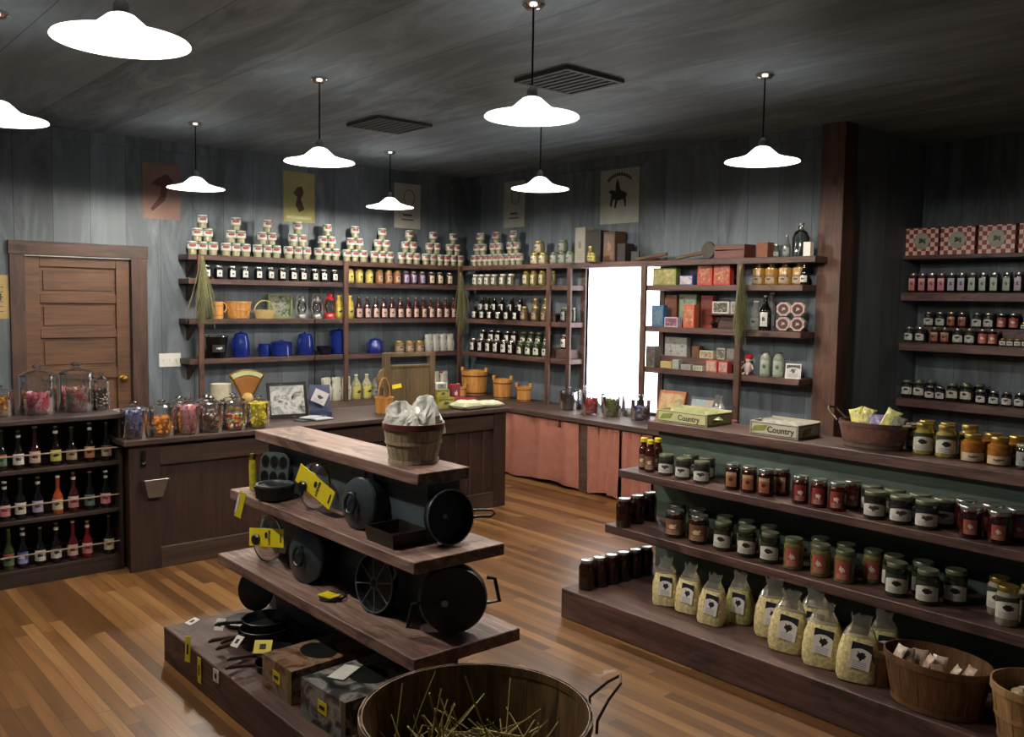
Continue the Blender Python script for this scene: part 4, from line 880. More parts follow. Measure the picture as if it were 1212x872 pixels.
def lantern(mat, s=1.0):
    def mk():
        t = thing('oil_lantern', None, 'lantern')
        a = MB(); a.lathe([(.055*s, .0005), (.058*s, .03*s), (.05*s, .045*s), (.028*s, .055*s)], 20); a.build('fuel_tank', mat, t)
        a = MB(); a.shell([(.028*s, .055*s), (.045*s, .09*s), (.045*s, .12*s), (.028*s, .165*s)], 18); a.build('glass_globe', GLASS, t)
        a = MB(); a.lathe([(.032*s, .165*s), (.035*s, .18*s), (.022*s, .20*s), (.024*s, .22*s), (1e-4, .235*s)], 16); a.build('cap', mat, t)
        a = MB()
        for q in (-1, 1): a.tube([(q*.05*s, 0, .03*s), (q*.062*s, 0, .10*s), (q*.055*s, 0, .17*s), (q*.025*s, 0, .20*s)], .004*s, 6)
        a.build('side_tubes', mat, t)
        a = MB(); a.tube([(-.055*s*cos(q), 0, .19*s+.06*s*sin(q)) for q in [pi*i/10 for i in range(11)]], .0018, 5); a.build('bail_handle', STEEL, t)
        return t
    return mk
put('lanA', lantern(STEEL), (4.34, 8.22, 1.53), 0, 'first silvery oil lantern beside the farm picture', 'oil lanterns')
put('lanA', lantern(STEEL), (4.50, 8.20, 1.53), 0, 'second silvery oil lantern, next to the red one', 'oil lanterns')
put('lanR', lantern(plain('red_enamel', '8c1f22', .25, .1, coat=.5), 1.12), (4.645, 8.20, 1.53), 0, 'red oil lantern by the middle upright')
r = thing('black_bucket', 'black bucket with white printed emblem on the lowest shelf', 'bucket', (3.44, 8.23, 1.16))
a = MB(); a.shell([(.001, .001), (.095, .001), (.122, .205), (.126, .21), (.118, .21), (.09, .01), (.001, .01)], 30); a.build('body', plain('black_enamel', '0b0b0d', .15, .1, coat=.7), r)
a = MB(); a.wrap(.1135, .06, .13, 34, sx=1); a.build('emblem', printed('bucket_emblem', '101012', 'b8b8b8', None, lines=False, seed=51), r)
hoop(.1225, .207, .008, .003).build('rim', CHROME, r)
def pot(name, r_p, h, lid=True, spout=False, handle=True, tap=1.0):
    def mk():
        t = thing(name, None, 'pot')
        a = MB(); a.lathe([(r_p*.92, .0005), (r_p, .01), (r_p*.98, h*.6), (r_p*tap, h*.82), (r_p*tap*1.02, h*.84)], 26); a.build('body', ENAMEL, t)
        if lid:
            q = r_p*tap; a = MB(); a.lathe([(q*1.02, h*.84), (q*.9, h*.89), (q*.5, h*.93), (q*.14, h*.95), (q*.14, h*.97), (q*.2, h*.985), (1e-4, h)], 22); a.build('lid', ENAMEL, t)
        if spout:
            a = MB(); a.tube([(r_p*.8, 0, h*.35), (r_p*1.25, 0, h*.5), (r_p*1.45, 0, h*.74)], [.018, .013, .009], 8); a.build('spout', ENAMEL, t)
        if handle:
            a = MB(); a.tube([(-r_p*.85-.03*sin(q), 0, h*.5-h*.22*cos(q)) for q in [pi*i/10 for i in range(11)]], .005, 6); a.build('handle', ENAMEL, t)
        return t
    return mk
put('p1', pot('enamel_coffee_pot', .082, .25, tap=.8), (3.70, 8.23, 1.16), 0, 'tall blue enamel coffee pot next to the black bucket')
put('p2', pot('enamel_mug', .052, .15, lid=False), (3.925, 8.21, 1.16), .2, 'small blue enamel mug between coffee pot and stew pot')
put('p3', pot('enamel_stew_pot', .105, .16), (4.12, 8.23, 1.16), 0, 'squat blue enamel stew pot with lid')
put('p4', pot('enamel_percolator', .082, .235, spout=True, tap=.85), (4.385, 8.24, 1.16), .5, 'blue enamel percolator with spout, left of the dark bowl')
a = MB(); a.shell([(.001, .001), (.045, .001), (.085, .07), (.088, .09), (.08, .09), (.04, .012), (.001, .012)], 26); tag(a.build('enamel_bowl', plain('navy_enamel', '0a0e26', .12, .2, coat=.7), loc=(4.575, 8.18, 1.16)), 'dark navy enamel bowl on the lowest shelf', 'bowl')
put('p5', pot('enamel_stock_pot', .105, .27, tap=1.0), (4.79, 8.265, 1.16), .3, 'tallest blue enamel stock pot behind the middle upright', scale=(1, .95, 1))
put('p6', pot('enamel_teapot', .088, .165, spout=True, tap=.7), (5.20, 8.22, 1.16), .3, 'round blue enamel teapot right of the stock pot')
row('mus', jar('preserve_jar', 'jar', .052, .125, '9a7a52', 'gold', 'tan', neck=.92, half=60, lidh=.16), [(x, 8.20) for x in (5.50, 5.635, 5.765)], 1.16, 0, 'squat jar with tan label', 'after the blue teapot, lowest shelf', 'squat jars by the teapot')
for i, x in enumerate((5.90, 6.0, 6.10, 6.20)):
    put('wb', bag('coffee_bag', .095, .07, .185, plain('pale_foil', 'a3a69e', .5, .1, 20), printed('label_pale2', 'b6b8ae', '777a70', None, seed=42)), (x, 8.22 , 1.16), .1, '%s pale grey coffee bag toward the corner, lowest shelf' % ORD[i], 'coffee bags near the corner')

# ------------------------------------------------------------ game and grocery unit
BX = lambda y, z: (6.36, y, z)
G = [('green box game', 5.245, .27, .155, ['6f7a35', 'a8a04a', 'c9c27a'], 1.90, 6.36), ('small blue and white card game', 5.0, .14, .085, ['3a4a8a', 'c8c8d2', '9a3030'], 1.90, 6.36),
     ('bright red boxed kit, first of two', 4.80, .155, .19, ['a52a24', 'b8443a', 'd8a23a'], 1.90, 6.36), ('bright red boxed kit nearest the herbs', 4.625, .165, .19, ['a52a24', 'b8443a', 'd8a23a'], 1.90, 6.36),
     ('blue puzzle box', 5.27, .13, .19, ['2a5a8a', '4a8aaa', 'c2552a'], 1.53, 6.31), ('brown book box at the back', 5.22, .13, .28, ['6a3a22', '8a4a30'], 1.53, 6.43), ('small white and red card box', 5.115, .15, .085, ['b0a8b8', '8a3040', '5a68a0'], 1.53, 6.31),
     ('large green scenic puzzle at the back', 5.03, .19, .29, ['5a6a4a', '8fa08a', '3c4a30'], 1.53, 6.43), ('orange red playing card carton', 4.92, .115, .20, ['b04a2a', 'c8663a', 'd8a890'], 1.53, 6.31), ('dull red box at the back', 4.83, .12, .28, ['8a3028', '6a2018'], 1.53, 6.44),
     ('white box with black print', 4.67, .17, .10, ['c4c2b8', '1c1c1c', '9a988e'], 1.66, 6.42), ('short white box touching the thin upright', 4.52, .085, .10, ['b8b6ac', '6a685e'], 1.66, 6.42),
     ('wide clear-fronted grey toy set', 5.14, .24, .17, ['8f9090', 'b8b8b6', '5a5c5e'], 1.265, 6.42), ('little brown box', 4.93, .08, .10, ['6a4028', '8a5a3c'], 1.265, 6.43), ('long cream label box', 4.805, .14, .065, ['c0b898', 'a89c78', '6a5a3c'], 1.265, 6.42),
     ('little striped box', 4.66, .08, .095, ['a8a490', '2c3440', 'c8c4ac'], 1.265, 6.43), ('grey patterned box', 4.55, .10, .10, ['5a5654', '9a9490', '3a3634'], 1.265, 6.43),
     ('yellow cream flat box', 5.16, .125, .06, ['b89a4a', 'c8b070'], 1.16, 6.31), ('pale blue-grey cube box', 5.05, .07, .08, ['8a9890', 'b8c0b8'], 1.16, 6.31), ('white novelty packet', 4.94, .10, .045, ['b0a8a0', '8a7a78'], 1.16, 6.31), ('greenish white novelty packet', 4.81, .10, .04, ['b8bca8', '7a8a6a'], 1.16, 6.31),
     ('red and cream patterned box', 4.665, .11, .10, ['b84a42', 'd0b8a0', 'a8782a'], 1.16, 6.31), ('red striped box touching the thin upright', 4.545, .09, .095, ['a83a3a', 'd8c8c0'], 1.16, 6.31)]
SHN = {1.90: 'top game shelf', 1.53: 'second game shelf', 1.66: 'second game shelf riser', 1.265: 'riser of the third game shelf', 1.16: 'third game shelf'}
a = MB(); a.span((6.40, 4.46, 1.645), (6.50, 4.78, 1.66)); a.span((6.49, 4.46, 1.53), (6.50, 4.78, 1.645)); tag(a.build('shelf_riser', SHELF), 'short riser under the white boxes on the second game shelf', 'riser')
for i, (nm, y, w_, h, cols, z, x) in enumerate(G):
    dd = .06 if z != 1.66 else .05
    carton('game_box', 'box', '%s on the %s' % (nm, SHN[z]), (x, y, z), RW+jit(.05), (w_, dd, h), plain('card_'+cols[0], cols[0], .5), art('print%d' % i, cols, 7, .35, i), group='boxed games and novelties')
a = MB(); a.ball((0, 0, .03), .028, n=10); a.ball((0, -.035, .045), .02, n=10); a.tube([(0, .03, .03), (.0, .07, .10)], .004, 6)
tag(a.build('toy_figure', plain('black_gloss', '0c0c0c', .2, .1), loc=(6.34, 4.66, 1.53), rot=(0, 0, RW)), 'shiny black toy figure below the white boxes', 'toy')
carton('clear_case', 'box', 'clear plastic case of small toys by the window, third game shelf', (6.30, 5.335, 1.16), RW, (.10, .08, .19), plain('toy_mix', '6c6a66', .25, .4, 60), art('toyprint', ['8a8886', '4a4442', 'a87a78'], 9))
for i, (dy, dz) in enumerate(((0, 0), (.128, 0), (0, .118), (.128, .118))):
    nm = ['lower tin nearer the window', 'lower tin touching the post', 'upper tin nearer the window', 'upper tin touching the post'][i]
    def mk():
        t = thing('spice_tin', None, 'tin'); P = [(.057*cos(pi/8+pi*k/4), .057+.057*sin(pi/8+pi*k/4)) for k in range(8)]
        a = MB(); a.prism(P, .07); a.build('tin_body', WHITE, t)
        a = MB(); P2 = [(.040*cos(2*pi*k/18), .057+.040*sin(2*pi*k/18)) for k in range(18)]; a.prism(P2, .003, M=Matrix.Translation((0, -.0365, 0))); a.build('round_label', printed('tin_label', '3a1c1e', 'a88a8a', None, lines=False, seed=61), t)
        a = MB(); P3 = [(.053*cos(2*pi*k/22), .057+.053*sin(2*pi*k/22)) for k in range(22)]+[]; a.prism(P3, .0015, M=Matrix.Translation((0, -.0355, 0))); a.build('red_ring', plain('ring_red', 'ae8a86', .5), t)
        return t
    put('tin', mk, (6.36, 4.01-dy, 1.533+dz), RW+.3, 'white octagonal spice tin with dark disc, '+nm, 'octagonal spice tins')
put('bigsyr', bottle('syrup_bottle', 'bottle', .05, .285, '120a08', 'silver', 'white', neck=.34, sh=.55, lz=(.12, .52), half=36), (6.36, 4.185, 1.53), RW+.3, 'big black syrup bottle with white label next to the octagonal tins')
put('wbot', bottle('ceramic_bottle', 'bottle', .04, .24, '8f9490', 'white', 'grey', neck=.5, sh=.55), (6.40, 4.30, 1.53), RW, 'grey-white ceramic bottle half behind the hanging herbs')
put('wbot2', bottle('ceramic_bottle', 'bottle', .036, .31, '767d7c', 'white', 'grey', neck=.5, sh=.6), (6.47, 4.20, 1.53), RW, 'slim grey bottle behind the big black syrup bottle')
for i, y in enumerate((4.165, 4.045)):
    put('greenjug', bottle('lemonade_jug', 'bottle', .045, .20, '9aa088', 'black', 'mint', neck=.5, sh=.74, lz=(.1, .66), half=50), (6.36, y, 1.16), RW+.3, '%s pale jug with mint label, lowest shelf beside the post' % ORD[i], 'pale green-labelled jugs')
carton('tea_carton', 'box', 'white carton tipped open on the lowest shelf beside the post', (6.33, 3.895, 1.16), RW+.4, (.12, .09, .12), WHITE, printed('tea_print', 'c8c8c4', '222222', '2a2a2a', seed=62), tilt=.25)
carton('blue_carton', 'box', 'blue-grey carton behind the red doll', (6.42, 4.27, 1.16), RW, (.07, .06, .17), plain('bluegrey_card', '56646c', .5))
r = thing('rag_doll', 'red-haired rag doll sitting against the thin upright', 'doll', (6.33, 4.31, 1.16), RW+.2)
a = MB(); a.ball((0, 0, .06), .035, n=12, sz=1.5); a.build('body', plain('doll_dress', 'b8a8a8', .9, .2, 60), r)
a = MB(); a.ball((0, 0, .125), .026, n=12); a.build('head', plain('doll_skin', 'c8b0a4', .8), r)
a = MB(); a.ball((0, .008, .145), .036, n=12, sz=.8); a.build('hair', plain('doll_hair', 'a01822', .9, .2, 80), r)
a = MB()
for s_ in (-1, 1): a.tube([(s_*.012, -.02, .02), (s_*.018, -.06, .012)], .009, 8); a.tube([(s_*.03, 0, .085), (s_*.05, -.02, .05)], .007, 8)
a.build('limbs', plain('doll_skin', 'c8b0a4', .8), r)
# leaning games on the low counter
carton('board_game', 'board game', 'large orange illustrated board game leaning on the low counter', (6.19, 5.03, .681), RW+.1, (.27, .04, .30), plain('orange_card', '9a5a30', .5), art('orange_scene', ['6a3a1c', 'c87a3a', 'd8b05a', '8a8a5a'], 3, seed=3), tilt=.3)
carton('board_game', 'board game', 'blue illustrated board game beside the orange one', (6.19, 4.70, .681), RW+.05, (.25, .04, .275), plain('navy_game', '2c3a4c', .5), art('blue_scene', ['4a7a9a', '8fb0c0', 'c88a4a', 'c8c04a'], 3, seed=5), tilt=.3)
put('clearbag', bag('cellophane_bag', .15, .08, .30, plain('white_goods', '9a9c9c', .4, .3, 40), None, gather=True), (6.16, 4.47, .681), RW, 'tall cellophane bag of white goods before the thin upright')
a = MB(); a.lathe([(.045, .0005), (.045, .10), (.047, .102), (.047, .125), (1e-5, .127)], 20)
tag(a.build('small_tin', plain('rosy_tin', 'a86a6c', .4, .3, 60), loc=(6.08, 4.28, .681)), 'rosy round tin on the low counter behind the display boxes', 'tin')

# ------------------------------------------------------------ things on the very top shelf by the window
TOPG = 'odd antiques on the top shelf'
carton('cream_box', 'box', 'tall cream box on the top shelf before the window', (6.37, 6.33, 2.12), RW, (.14, .12, .35), plain('cream_box_card', '8f8d80', .6), printed('cream_box_print', '98968a', '6a685e', None, seed=71), group=TOPG)
carton('dark_case', 'case', 'dark square case on the top shelf above the window', (6.36, 6.14, 2.12), RW, (.20, .12, .31), plain('dark_case_card', '1d1a18', .6), group=TOPG)
put('ybot', bottle('spice_bottle', 'bottle', .030, .15, 'a8924e', 'gold', 'yellow', neck=.7, sh=.6), (6.27, 6.085, 2.12), RW, 'small yellow spice bottle in front of the dark case')
put('ybot2', jar('spice_jar', 'jar', .030, .085, 'a8924e', 'gold', 'yellow'), (6.24, 6.02, 2.12), RW, 'tiny yellow jar between spice bottle and brown crate')
carton('brown_crate', 'crate', 'upright brown crate with orange stripe above the window', (6.34, 5.91, 2.12), RW, (.15, .15, .29), plain('brown_crate_wood', '4a3324', .7, .2), printed('crate_print', '5a3c28', '8a5a3a', None, seed=72), group=TOPG)
carton('dark_case', 'case', 'low dark box above the window next to the brown crate', (6.34, 5.755, 2.12), RW, (.10, .12, .17), plain('dark_case_card', '1d1a18', .6), group=TOPG)
OLDW = wood('tool_handle_wood', '3a2c20', '5e4a38', '7a6450', axis=1, knots=False)
def tool(label, loc, L_, rz, kind):
    t = thing('antique_tool', label, 'tool', loc, rz, TOPG)
    a = MB(); a.tube([(-L_/2, 0, .02), (0, 0, .045), (L_/2, 0, .06)], .016, 8); a.build('handle', OLDW, t)
    a = MB()
    if kind == 'blade': a.box((-L_/2-.02, 0, .05), (.09, .02, .09))
    else: a.lathe([(.07, -.012), (.075, 0), (.07, .012), (1e-4, .012)], 22, M=Matrix.Translation((L_/2+.03, 0, .078)) @ Matrix.Rotation(pi/2, 4, 'X'))
    a.build('tool_head', plain('old_iron', '33302c', .6, .2), t); return t
tool('old long-handled tool with a square head above the window', (6.40, 5.43, 2.12), .34, RW+.05, 'blade')
tool('old wheel-ended tool in the middle of the top shelf', (6.40, 4.98, 2.12), .32, RW-.05, 'wheel')
r = thing('wooden_trug', 'low red-brown wooden trug on the top shelf over the herbs', 'trug', (6.40, 4.53, 2.12), RW, TOPG)
a = MB()
for p_, q in (((0, 0, .008), (.30, .16, .016)), ((-.145, 0, .06), (.012, .16, .11)), ((.145, 0, .06), (.012, .16, .11)), ((0, -.075, .04), (.28, .012, .05)), ((0, -.075, .095), (.28, .012, .04)), ((0, .075, .06), (.28, .012, .10))): a.box(p_, q)
a.build('slatted_box', wood('trug_wood', '3a1c16', '5a2c22', '6e3a2e', axis=0, knots=False), r)
carton('wood_block', 'block', 'reddish wooden block on the top shelf beside the small bottles', (6.37, 4.245, 2.12), RW, (.105, .09, .125), plain('block_wood', '7a4a38', .7, .2), group=TOPG)
put('vb1', bottle('antique_bottle', 'bottle', .025, .10, '5a6058', 'silver', 'grey', neck=.6), (6.36, 4.10, 2.12), RW, 'short old glass bottle beside the reddish block')
put('vb2', bottle('antique_bottle', 'bottle', .030, .175, '6f7a74', 'silver', 'grey', neck=.35, sh=.5), (6.36, 4.01, 2.12), RW, 'taller old glass bottle between block and glass jug')
r = thing('glass_jug', 'large clear glass jug on the top shelf beside the post', 'jug', (6.38, 3.90, 2.12), RW)
a = MB(); a.shell([(.001, .002), (.062, .002), (.066, .15), (.05, .19), (.022, .21), (.022, .25)], 24); a.build('glass_body', clear('aged_glass', 'c8d0cc', .08), r)
a = MB(); a.lathe([(.024, .247), (.026, .262), (1e-4, .264)], 14); a.build('stopper', STEEL, r)
carton('salt_box', 'box', 'small white box squeezed between glass jug and post', (6.33, 3.815, 2.12), RW, (.06, .05, .11), WHITE, group=TOPG)

# ------------------------------------------------------------ hanging dried herbs
HERB = plain('dried_herb', '5e5e3e', .8, .35, 60)
def herbs(label, loc, L_, wd, seed):
    t = thing('dried_herb_bundle', label, 'herbs', loc, 0, 'dried herb bundles hung on the uprights'); rnd = random.Random(seed); a = MB()
    for i in range(60):
        x = rnd.gauss(0, wd*.42); y = rnd.uniform(-.05, 0); l_ = L_*rnd.uniform(.6, 1); sw = rnd.uniform(-.02, .02)
        a.tube([(x*.12, y*.3-.01, 0), (x*.5+sw*.3, y*.6-.01, -l_*.35), (x+sw, y-.01, -l_*.75), (x*1.1+sw*2, y-.01, -l_)], [.002, .0035, .0045, .001], 4)
    a.build('stalks', HERB, t)
    a = MB(); a.lathe([(.012, -.02), (.013, 0), (.012, .015)], 10, c=(0, -.015, 0)); a.build('string_tie', plain('twine', '7a6a4a', .8), t); return t
herbs('dried herb bundle hanging from the shelf end next to the door', (3.27, YF-.03, 2.09), .66, .10, 1)
herbs('dried herb bundle hanging in the room corner', (6.24, YF-.035, 2.03), .70, .07, 2)
herbs('dried herb bundle hanging between the games and juice jars', (XF-.035, 4.37, 2.03), .66, .09, 3)

a = MB(); a.tube([(0, 0, 0), (0, 0, .82)], .006, 8); a.tube([(0, 0, .82), (0, -.01, .845), (0, -.03, .85), (0, -.04, .83)], .006, 8); a.lathe([(.03, 0), (.03, .006), (.01, .012)], 14)
tag(a.build('hook_pole', BLACKM, loc=(4.40, YF-.06, .681)), 'thin black pole with hooked tip standing before the blue percolator', 'pole')
# ------------------------------------------------------------ posters, notice and switch plate
def poster(label, c, w_, h, rz, mat, name='poster', extra=None):
    t = thing(name, label, 'poster', c, rz)
    a = MB(); a.box((0, 0, 0), (w_, .004, h)); a.build('paper', mat, t)
    if extra: extra(t)
    return t
def ex_red(t):
    a = MB(); a.prism([(-.03, .12), (.05, .16), (.11, .10), (.06, .04), (.03, -.08), (-.08, -.18), (-.10, -.16), (-.01, -.04), (.0, .04), (-.10, .06)], .002, M=Matrix.Translation((0, -.0032, 0))); a.build('printed_figure', plain('poster_dark_red', '4a2a26', .7), t)
def ex_yel(t):
    a = MB(); a.prism([(-.02, .10), (.03, .11), (.05, .05), (.02, -.02), (.06, -.12), (.0, -.15), (-.04, -.08), (-.02, 0), (-.06, .04)], .002, M=Matrix.Translation((0, -.0032, 0))); a.build('printed_figure', plain('poster_brown', '4a3420', .7), t)
    a = MB(); a.box((0, -.0032, -.205), (.28, .002, .03)); a.build('caption_strip', plain('poster_caption', 'b4b088', .7, .3, 90), t)
def ex_rider(t):
    sil = [(-.12, -.10), (-.10, 0), (-.14, .03), (-.10, .05), (-.05, .03), (-.045, .10), (-.03, .15), (-.01, .12), (.015, .04), (.06, .02), (.10, .0), (.085, -.04), (.09, -.12), (.07, -.12), (.06, -.05), (-.02, -.06), (-.04, -.13), (-.06, -.13), (-.05, -.05), (-.08, -.05), (-.10, -.12)]
    a = MB(); a.prism(sil, .002, M=Matrix.Translation((0, -.0032, .02))); a.build('printed_rider', plain('ink_black', '15171a', .7), t)
    a = MB()
    for i in range(11):
        q = radians(40-8*i); a.box((0, 0, 0), (.022, .002, .03), M=Matrix.Translation((-.22*sin(q), -.0032, .0+.21*cos(q))) @ Matrix.Rotation(-q, 4, 'Y'))
    a.build('arched_lettering', plain('ink_black', '15171a', .7), t)
def ex_pale(t):
    a = MB(); a.tube([(.02+.07*cos(q), -.003, .09+.09*sin(q)) for q in [2*pi*i/24 for i in range(24)]], .004, 4, closed=True); a.box((0, -.0032, -.1), (.12, .002, .02)); a.box((0, -.0032, -.15), (.16, .002, .012)); a.build('printed_emblem', plain('ink_grey', '3a3e40', .7), t)
poster('reddish brown poster of a running figure, high above the switch plate', (3.015, WY-.003, 2.685), .34, .50, 0, plain('poster_red', '7a5f56', .7, .15, 6), extra=ex_red)
poster('olive yellow poster of a standing figure above the jar pyramids', (4.395, WY-.003, 2.75), .35, .50, 0, plain('poster_yellow', '98935a', .7, .12, 6), extra=ex_yel)
poster('pale grey poster near the room corner, above the last pyramids', (5.715, WY-.003, 2.765), .35, .49, 0, plain('poster_pale', 'a3a39a', .7, .12, 6), extra=ex_pale)
poster('narrow pale poster just past the room corner', (WX-.003, 7.51, 2.79), .35, .50, RW, plain('poster_pale2', '8f918c', .7, .12, 6), extra=ex_pale)
poster('pale poster with black horse rider above the window', (WX-.003, 5.965, 2.76), .50, .52, RW, plain('poster_cream', '94968e', .7, .12, 6), extra=ex_rider)
def ex_not(t):
    a = MB()
    for i in range(6): a.box((.05, -.0032, .08-.04*i), (.12, .002, .006))
    a.box((.08, -.0032, .0), (.03, .002, .06)); a.build('printed_text', plain('ink_grey', '3a3e40', .7), t)
poster('yellowed paper notice at the very edge beside the door', (1.60, WY-.003, 1.71), .30, .36, 0, plain('notice_paper', 'a8905e', .7, .1, 8), 'paper_notice', ex_not)
r = thing('switch_plate', 'white three-gang light switch plate between door and shelving', 'switch', (3.07, WY-.006, 1.143))
a = MB(); a.box((0, 0, 0), (.20, .010, .125)); a.build('plate', plain('white_plastic', 'd8d8d6', .4, .02), r, bevel=.003)
for i in (-1, 0, 1):
    a = MB(); a.box((i*.058, -.010, 0), (.012, .014, .024)); a.build('switch_toggle', plain('white_plastic', 'd8d8d6', .4, .02), r)
# ------------------------------------------------------------ cookware on the stepped stand
MF = Matrix.Rotation(pi/2, 4, 'X')                      # a turned shape's axis laid to face -y
def up(r): return Matrix.Translation((0, 0, r)) @ MF
def leaning(name, label, cat, loc, face, tilt=.16, group='cast iron cookware'):
    t = thing(name, label, cat, loc, 0, group); t.rotation_euler = (-tilt, 0, RW+face); return t
def yellow_tag(parent, c, w_, h, ang, slot=True):
    M = Matrix.Translation(c) @ Matrix.Rotation(ang, 4, 'Y')
    a = MB(); a.box((0, 0, 0), (w_, .003, h), M=M); tg = a.build('yellow_label', YELTAG, parent)
    txt('LODGE', h*.24, plain('ink_black', '15171a', .7), tg, M @ Vector((w_*.10, -.0022, 0)), (M @ Matrix.Rotation(pi/2, 4, 'X') @ Matrix.Rotation(pi/2, 4, 'Z')).to_euler(), bold=.0008)
    a = MB(); a.prism([(.011*cos(q), .015*sin(q)) for q in [2*pi*i/16 for i in range(16)]], .0012, M=M @ Matrix.Translation((w_*.10-.024, -.0025, h*.12)))
    a.build('printed_mark', plain('ink_black', '15171a', .7), tg)
    a = MB(); a.box((w_*.43, -.0025, 0), (.009, .001, h*.5), M=M); a.build('hang_slot', plain('ink_black', '15171a', .7), tg)
    return tg
def glass_lid(label, loc, r_l, face, tilt, tg):
    t = leaning('glass_pan_lid', label, 'lid', loc, face, tilt)
    a = MB(); a.shell([(.001, .045), (r_l*.35, .040), (r_l*.7, .024), (r_l*.96, .004)], 40, M=up(r_l)); a.build('glass_dome', GLASS, t)
    a = MB(); a.shell([(r_l*.955, -.004), (r_l, -.004), (r_l, .006), (r_l*.955, .008), (r_l*.955, -.004)], 40, M=up(r_l)); a.build('steel_rim', CHROME, t)
    a = MB(); a.lathe([(.010, .042), (.010, .055), (.024, .062), (.027, .074), (.020, .082), (1e-4, .084)], 18, M=up(r_l)); a.build('knob', plain('black_knob', '101010', .3, .1), t)
    yellow_tag(t, (tg[0], -.060, r_l+tg[1]), tg[2], tg[3], tg[4]); return t
glass_lid('glass pan lid with steel rim and yellow tag, on the upper shelf', (1.95, 3.60, .79), .108, .16, .13, (.075, .012, .27, .085, radians(20)))
glass_lid('glass pan lid with yellow tag standing on the lower shelf', (1.90, 3.97, .475), .113, .18, .13, (.065, .02, .26, .085, radians(-8)))
a = MB(); a.box((0, 0, 0), (.035, .002, .06)); tag(a.build('white_sticker', printed('sticker_print', 'b8c0c8', '3a3f48', None, blob=False, seed=81), loc=(1.905, 3.80, .585), rot=(-.1, .15, RW+.5)), 'small white price sticker between lid and iron pot, lower shelf', 'sticker')
def iron_pot_lid(label, loc, r_l, face, depth, loop=True, tilt=.13):
    t = leaning('cast_iron_pot', label, 'pot', loc, face, tilt)
    a = MB(); a.lathe([(r_l*.85, -depth), (r_l*.95, -depth*.8), (r_l*.96, -.006), (r_l*.9, -.004)], 40, M=up(r_l)); a.build('pot_body', IRON, t)
    a = MB(); a.lathe([(r_l*.97, -.006), (r_l, -.003), (r_l, .006), (r_l*.94, .010), (r_l*.6, .022), (r_l*.3, .028), (1e-4, .030)], 40, M=up(r_l)); ld = a.build('lid', plain('iron_lid_sheen', '3a434a', .30, .15, 50, .08, metal=.4), t)  # blue-grey reflected sheen painted into the lid colour
    a = MB(); a.shell([(r_l*.96, .004), (r_l*1.003, .003), (r_l*1.003, -.006)], 40, M=up(r_l)); a.build('highlight_rim', IRONG, ld)  # lid edge coloured lighter as a painted highlight
    a = MB()
    if loop:
        a.tube([(.034*cos(q), -.046, r_l+.042*sin(q)) for q in [2*pi*i/20 for i in range(20)]], .007, 8, closed=True); a.tube([(0, -.024, r_l+.04), (0, -.046, r_l+.04)], .008, 8); a.tube([(0, -.024, r_l-.04), (0, -.046, r_l-.04)], .008, 8)
    a.build('loop_handle', IRON, ld)
    a = MB(); a.tube([(-.03, .04, 2*r_l*.97), (-.03, .04, 2*r_l+.02), (.03, .04, 2*r_l+.02), (.03, .04, 2*r_l*.97)], .007, 6); a.build('side_handle', IRON, t)
    return t
iron_pot_lid('iron pot with looped lid leaning on the upper shelf, beside the square pan', (1.93, 3.19, .79), .108, .10, .085)
iron_pot_lid('large iron pot with looped lid leaning on the lower shelf', (1.89, 3.57, .475), .121, .14, .10)
# muffin pan upright behind a deep pan
r = leaning('muffin_pan', 'six-cup cast iron muffin pan standing upright, end of the upper shelf', 'pan', (1.955, 4.00, .795), .45, .12)
a = MB(); pl = [(.085*math.copysign(abs(cos(q))**.5, cos(q)), .115+.085*math.copysign(abs(sin(q))**.5, sin(q))) for q in [2*pi*i/28 for i in range(28)]]
a.prism(pl, .012); a.build('plate', IRONG, r)
for i in range(3):
    for j in range(2):
        a = MB(); a.shell([(.024, -.0), (.0245, .002), (.022, .002), (.016, -.0), (.001, -.004)], 18, M=Matrix.Translation((-.052+.052*i, -.0065, .078+.075*j)) @ MF, sx=1, sy=1.3); a.lathe([(.016, -.04), (.022, -.008)], 14, M=Matrix.Translation((-.052+.052*i, 0, .078+.075*j)) @ MF, sy=1.3); a.lathe([(1e-4, .0008), (.0215, .0008)], 20, M=Matrix.Translation((-.052+.052*i, -.0065, .078+.075*j)) @ MF, sy=1.45); a.build('cup', plain('matte_black_iron', '141414', .5, .15, 50), r)
r = thing('deep_square_pan', 'deep lidded square iron pan lying in front of the muffin pan', 'pan', (1.915, 3.90, .79), RW+.35, 'cast iron cookware')
a = MB(); a.lathe([(.05, .0005), (.072, .01), (.082, .07)], 28, power=4); a.build('pan_body', IRON, r)
a = MB(); a.shell([(.082, .066), (.088, .072), (.088, .078), (.078, .078), (.072, .066)], 28); a.build('rim', IRONG, r)
t = thing('hanging_tag', 'yellow and white price tag hanging off the upper shelf end', 'price tag', (1.832, 4.10, .74), RW+.45)
a = MB(); a.box((0, 0, 0), (.04, .002, .13), M=Matrix.Rotation(radians(16), 4, 'Y')); a.build('card', YELTAG, t)
a = MB(); a.box((-.016, -.002, 0), (.012, .001, .09), M=Matrix.Rotation(radians(16), 4, 'Y')); a.build('printed_strip', WHITE, t)
r = thing('yellow_packet', 'narrow yellow packet with gold cap behind the muffin pan', 'packet', (1.93, 4.17, .79), RW)
a = MB(); a.lathe([(.016, .0005), (.018, .12), (.016, .15)], 12); a.build('tube', plain('yellow_tube', 'b8b428', .4, .3, 60), r)
a = MB(); a.lathe([(.015, .15), (.018, .155), (.012, .18), (1e-4, .185)], 12); a.build('cap', BRASS, r)
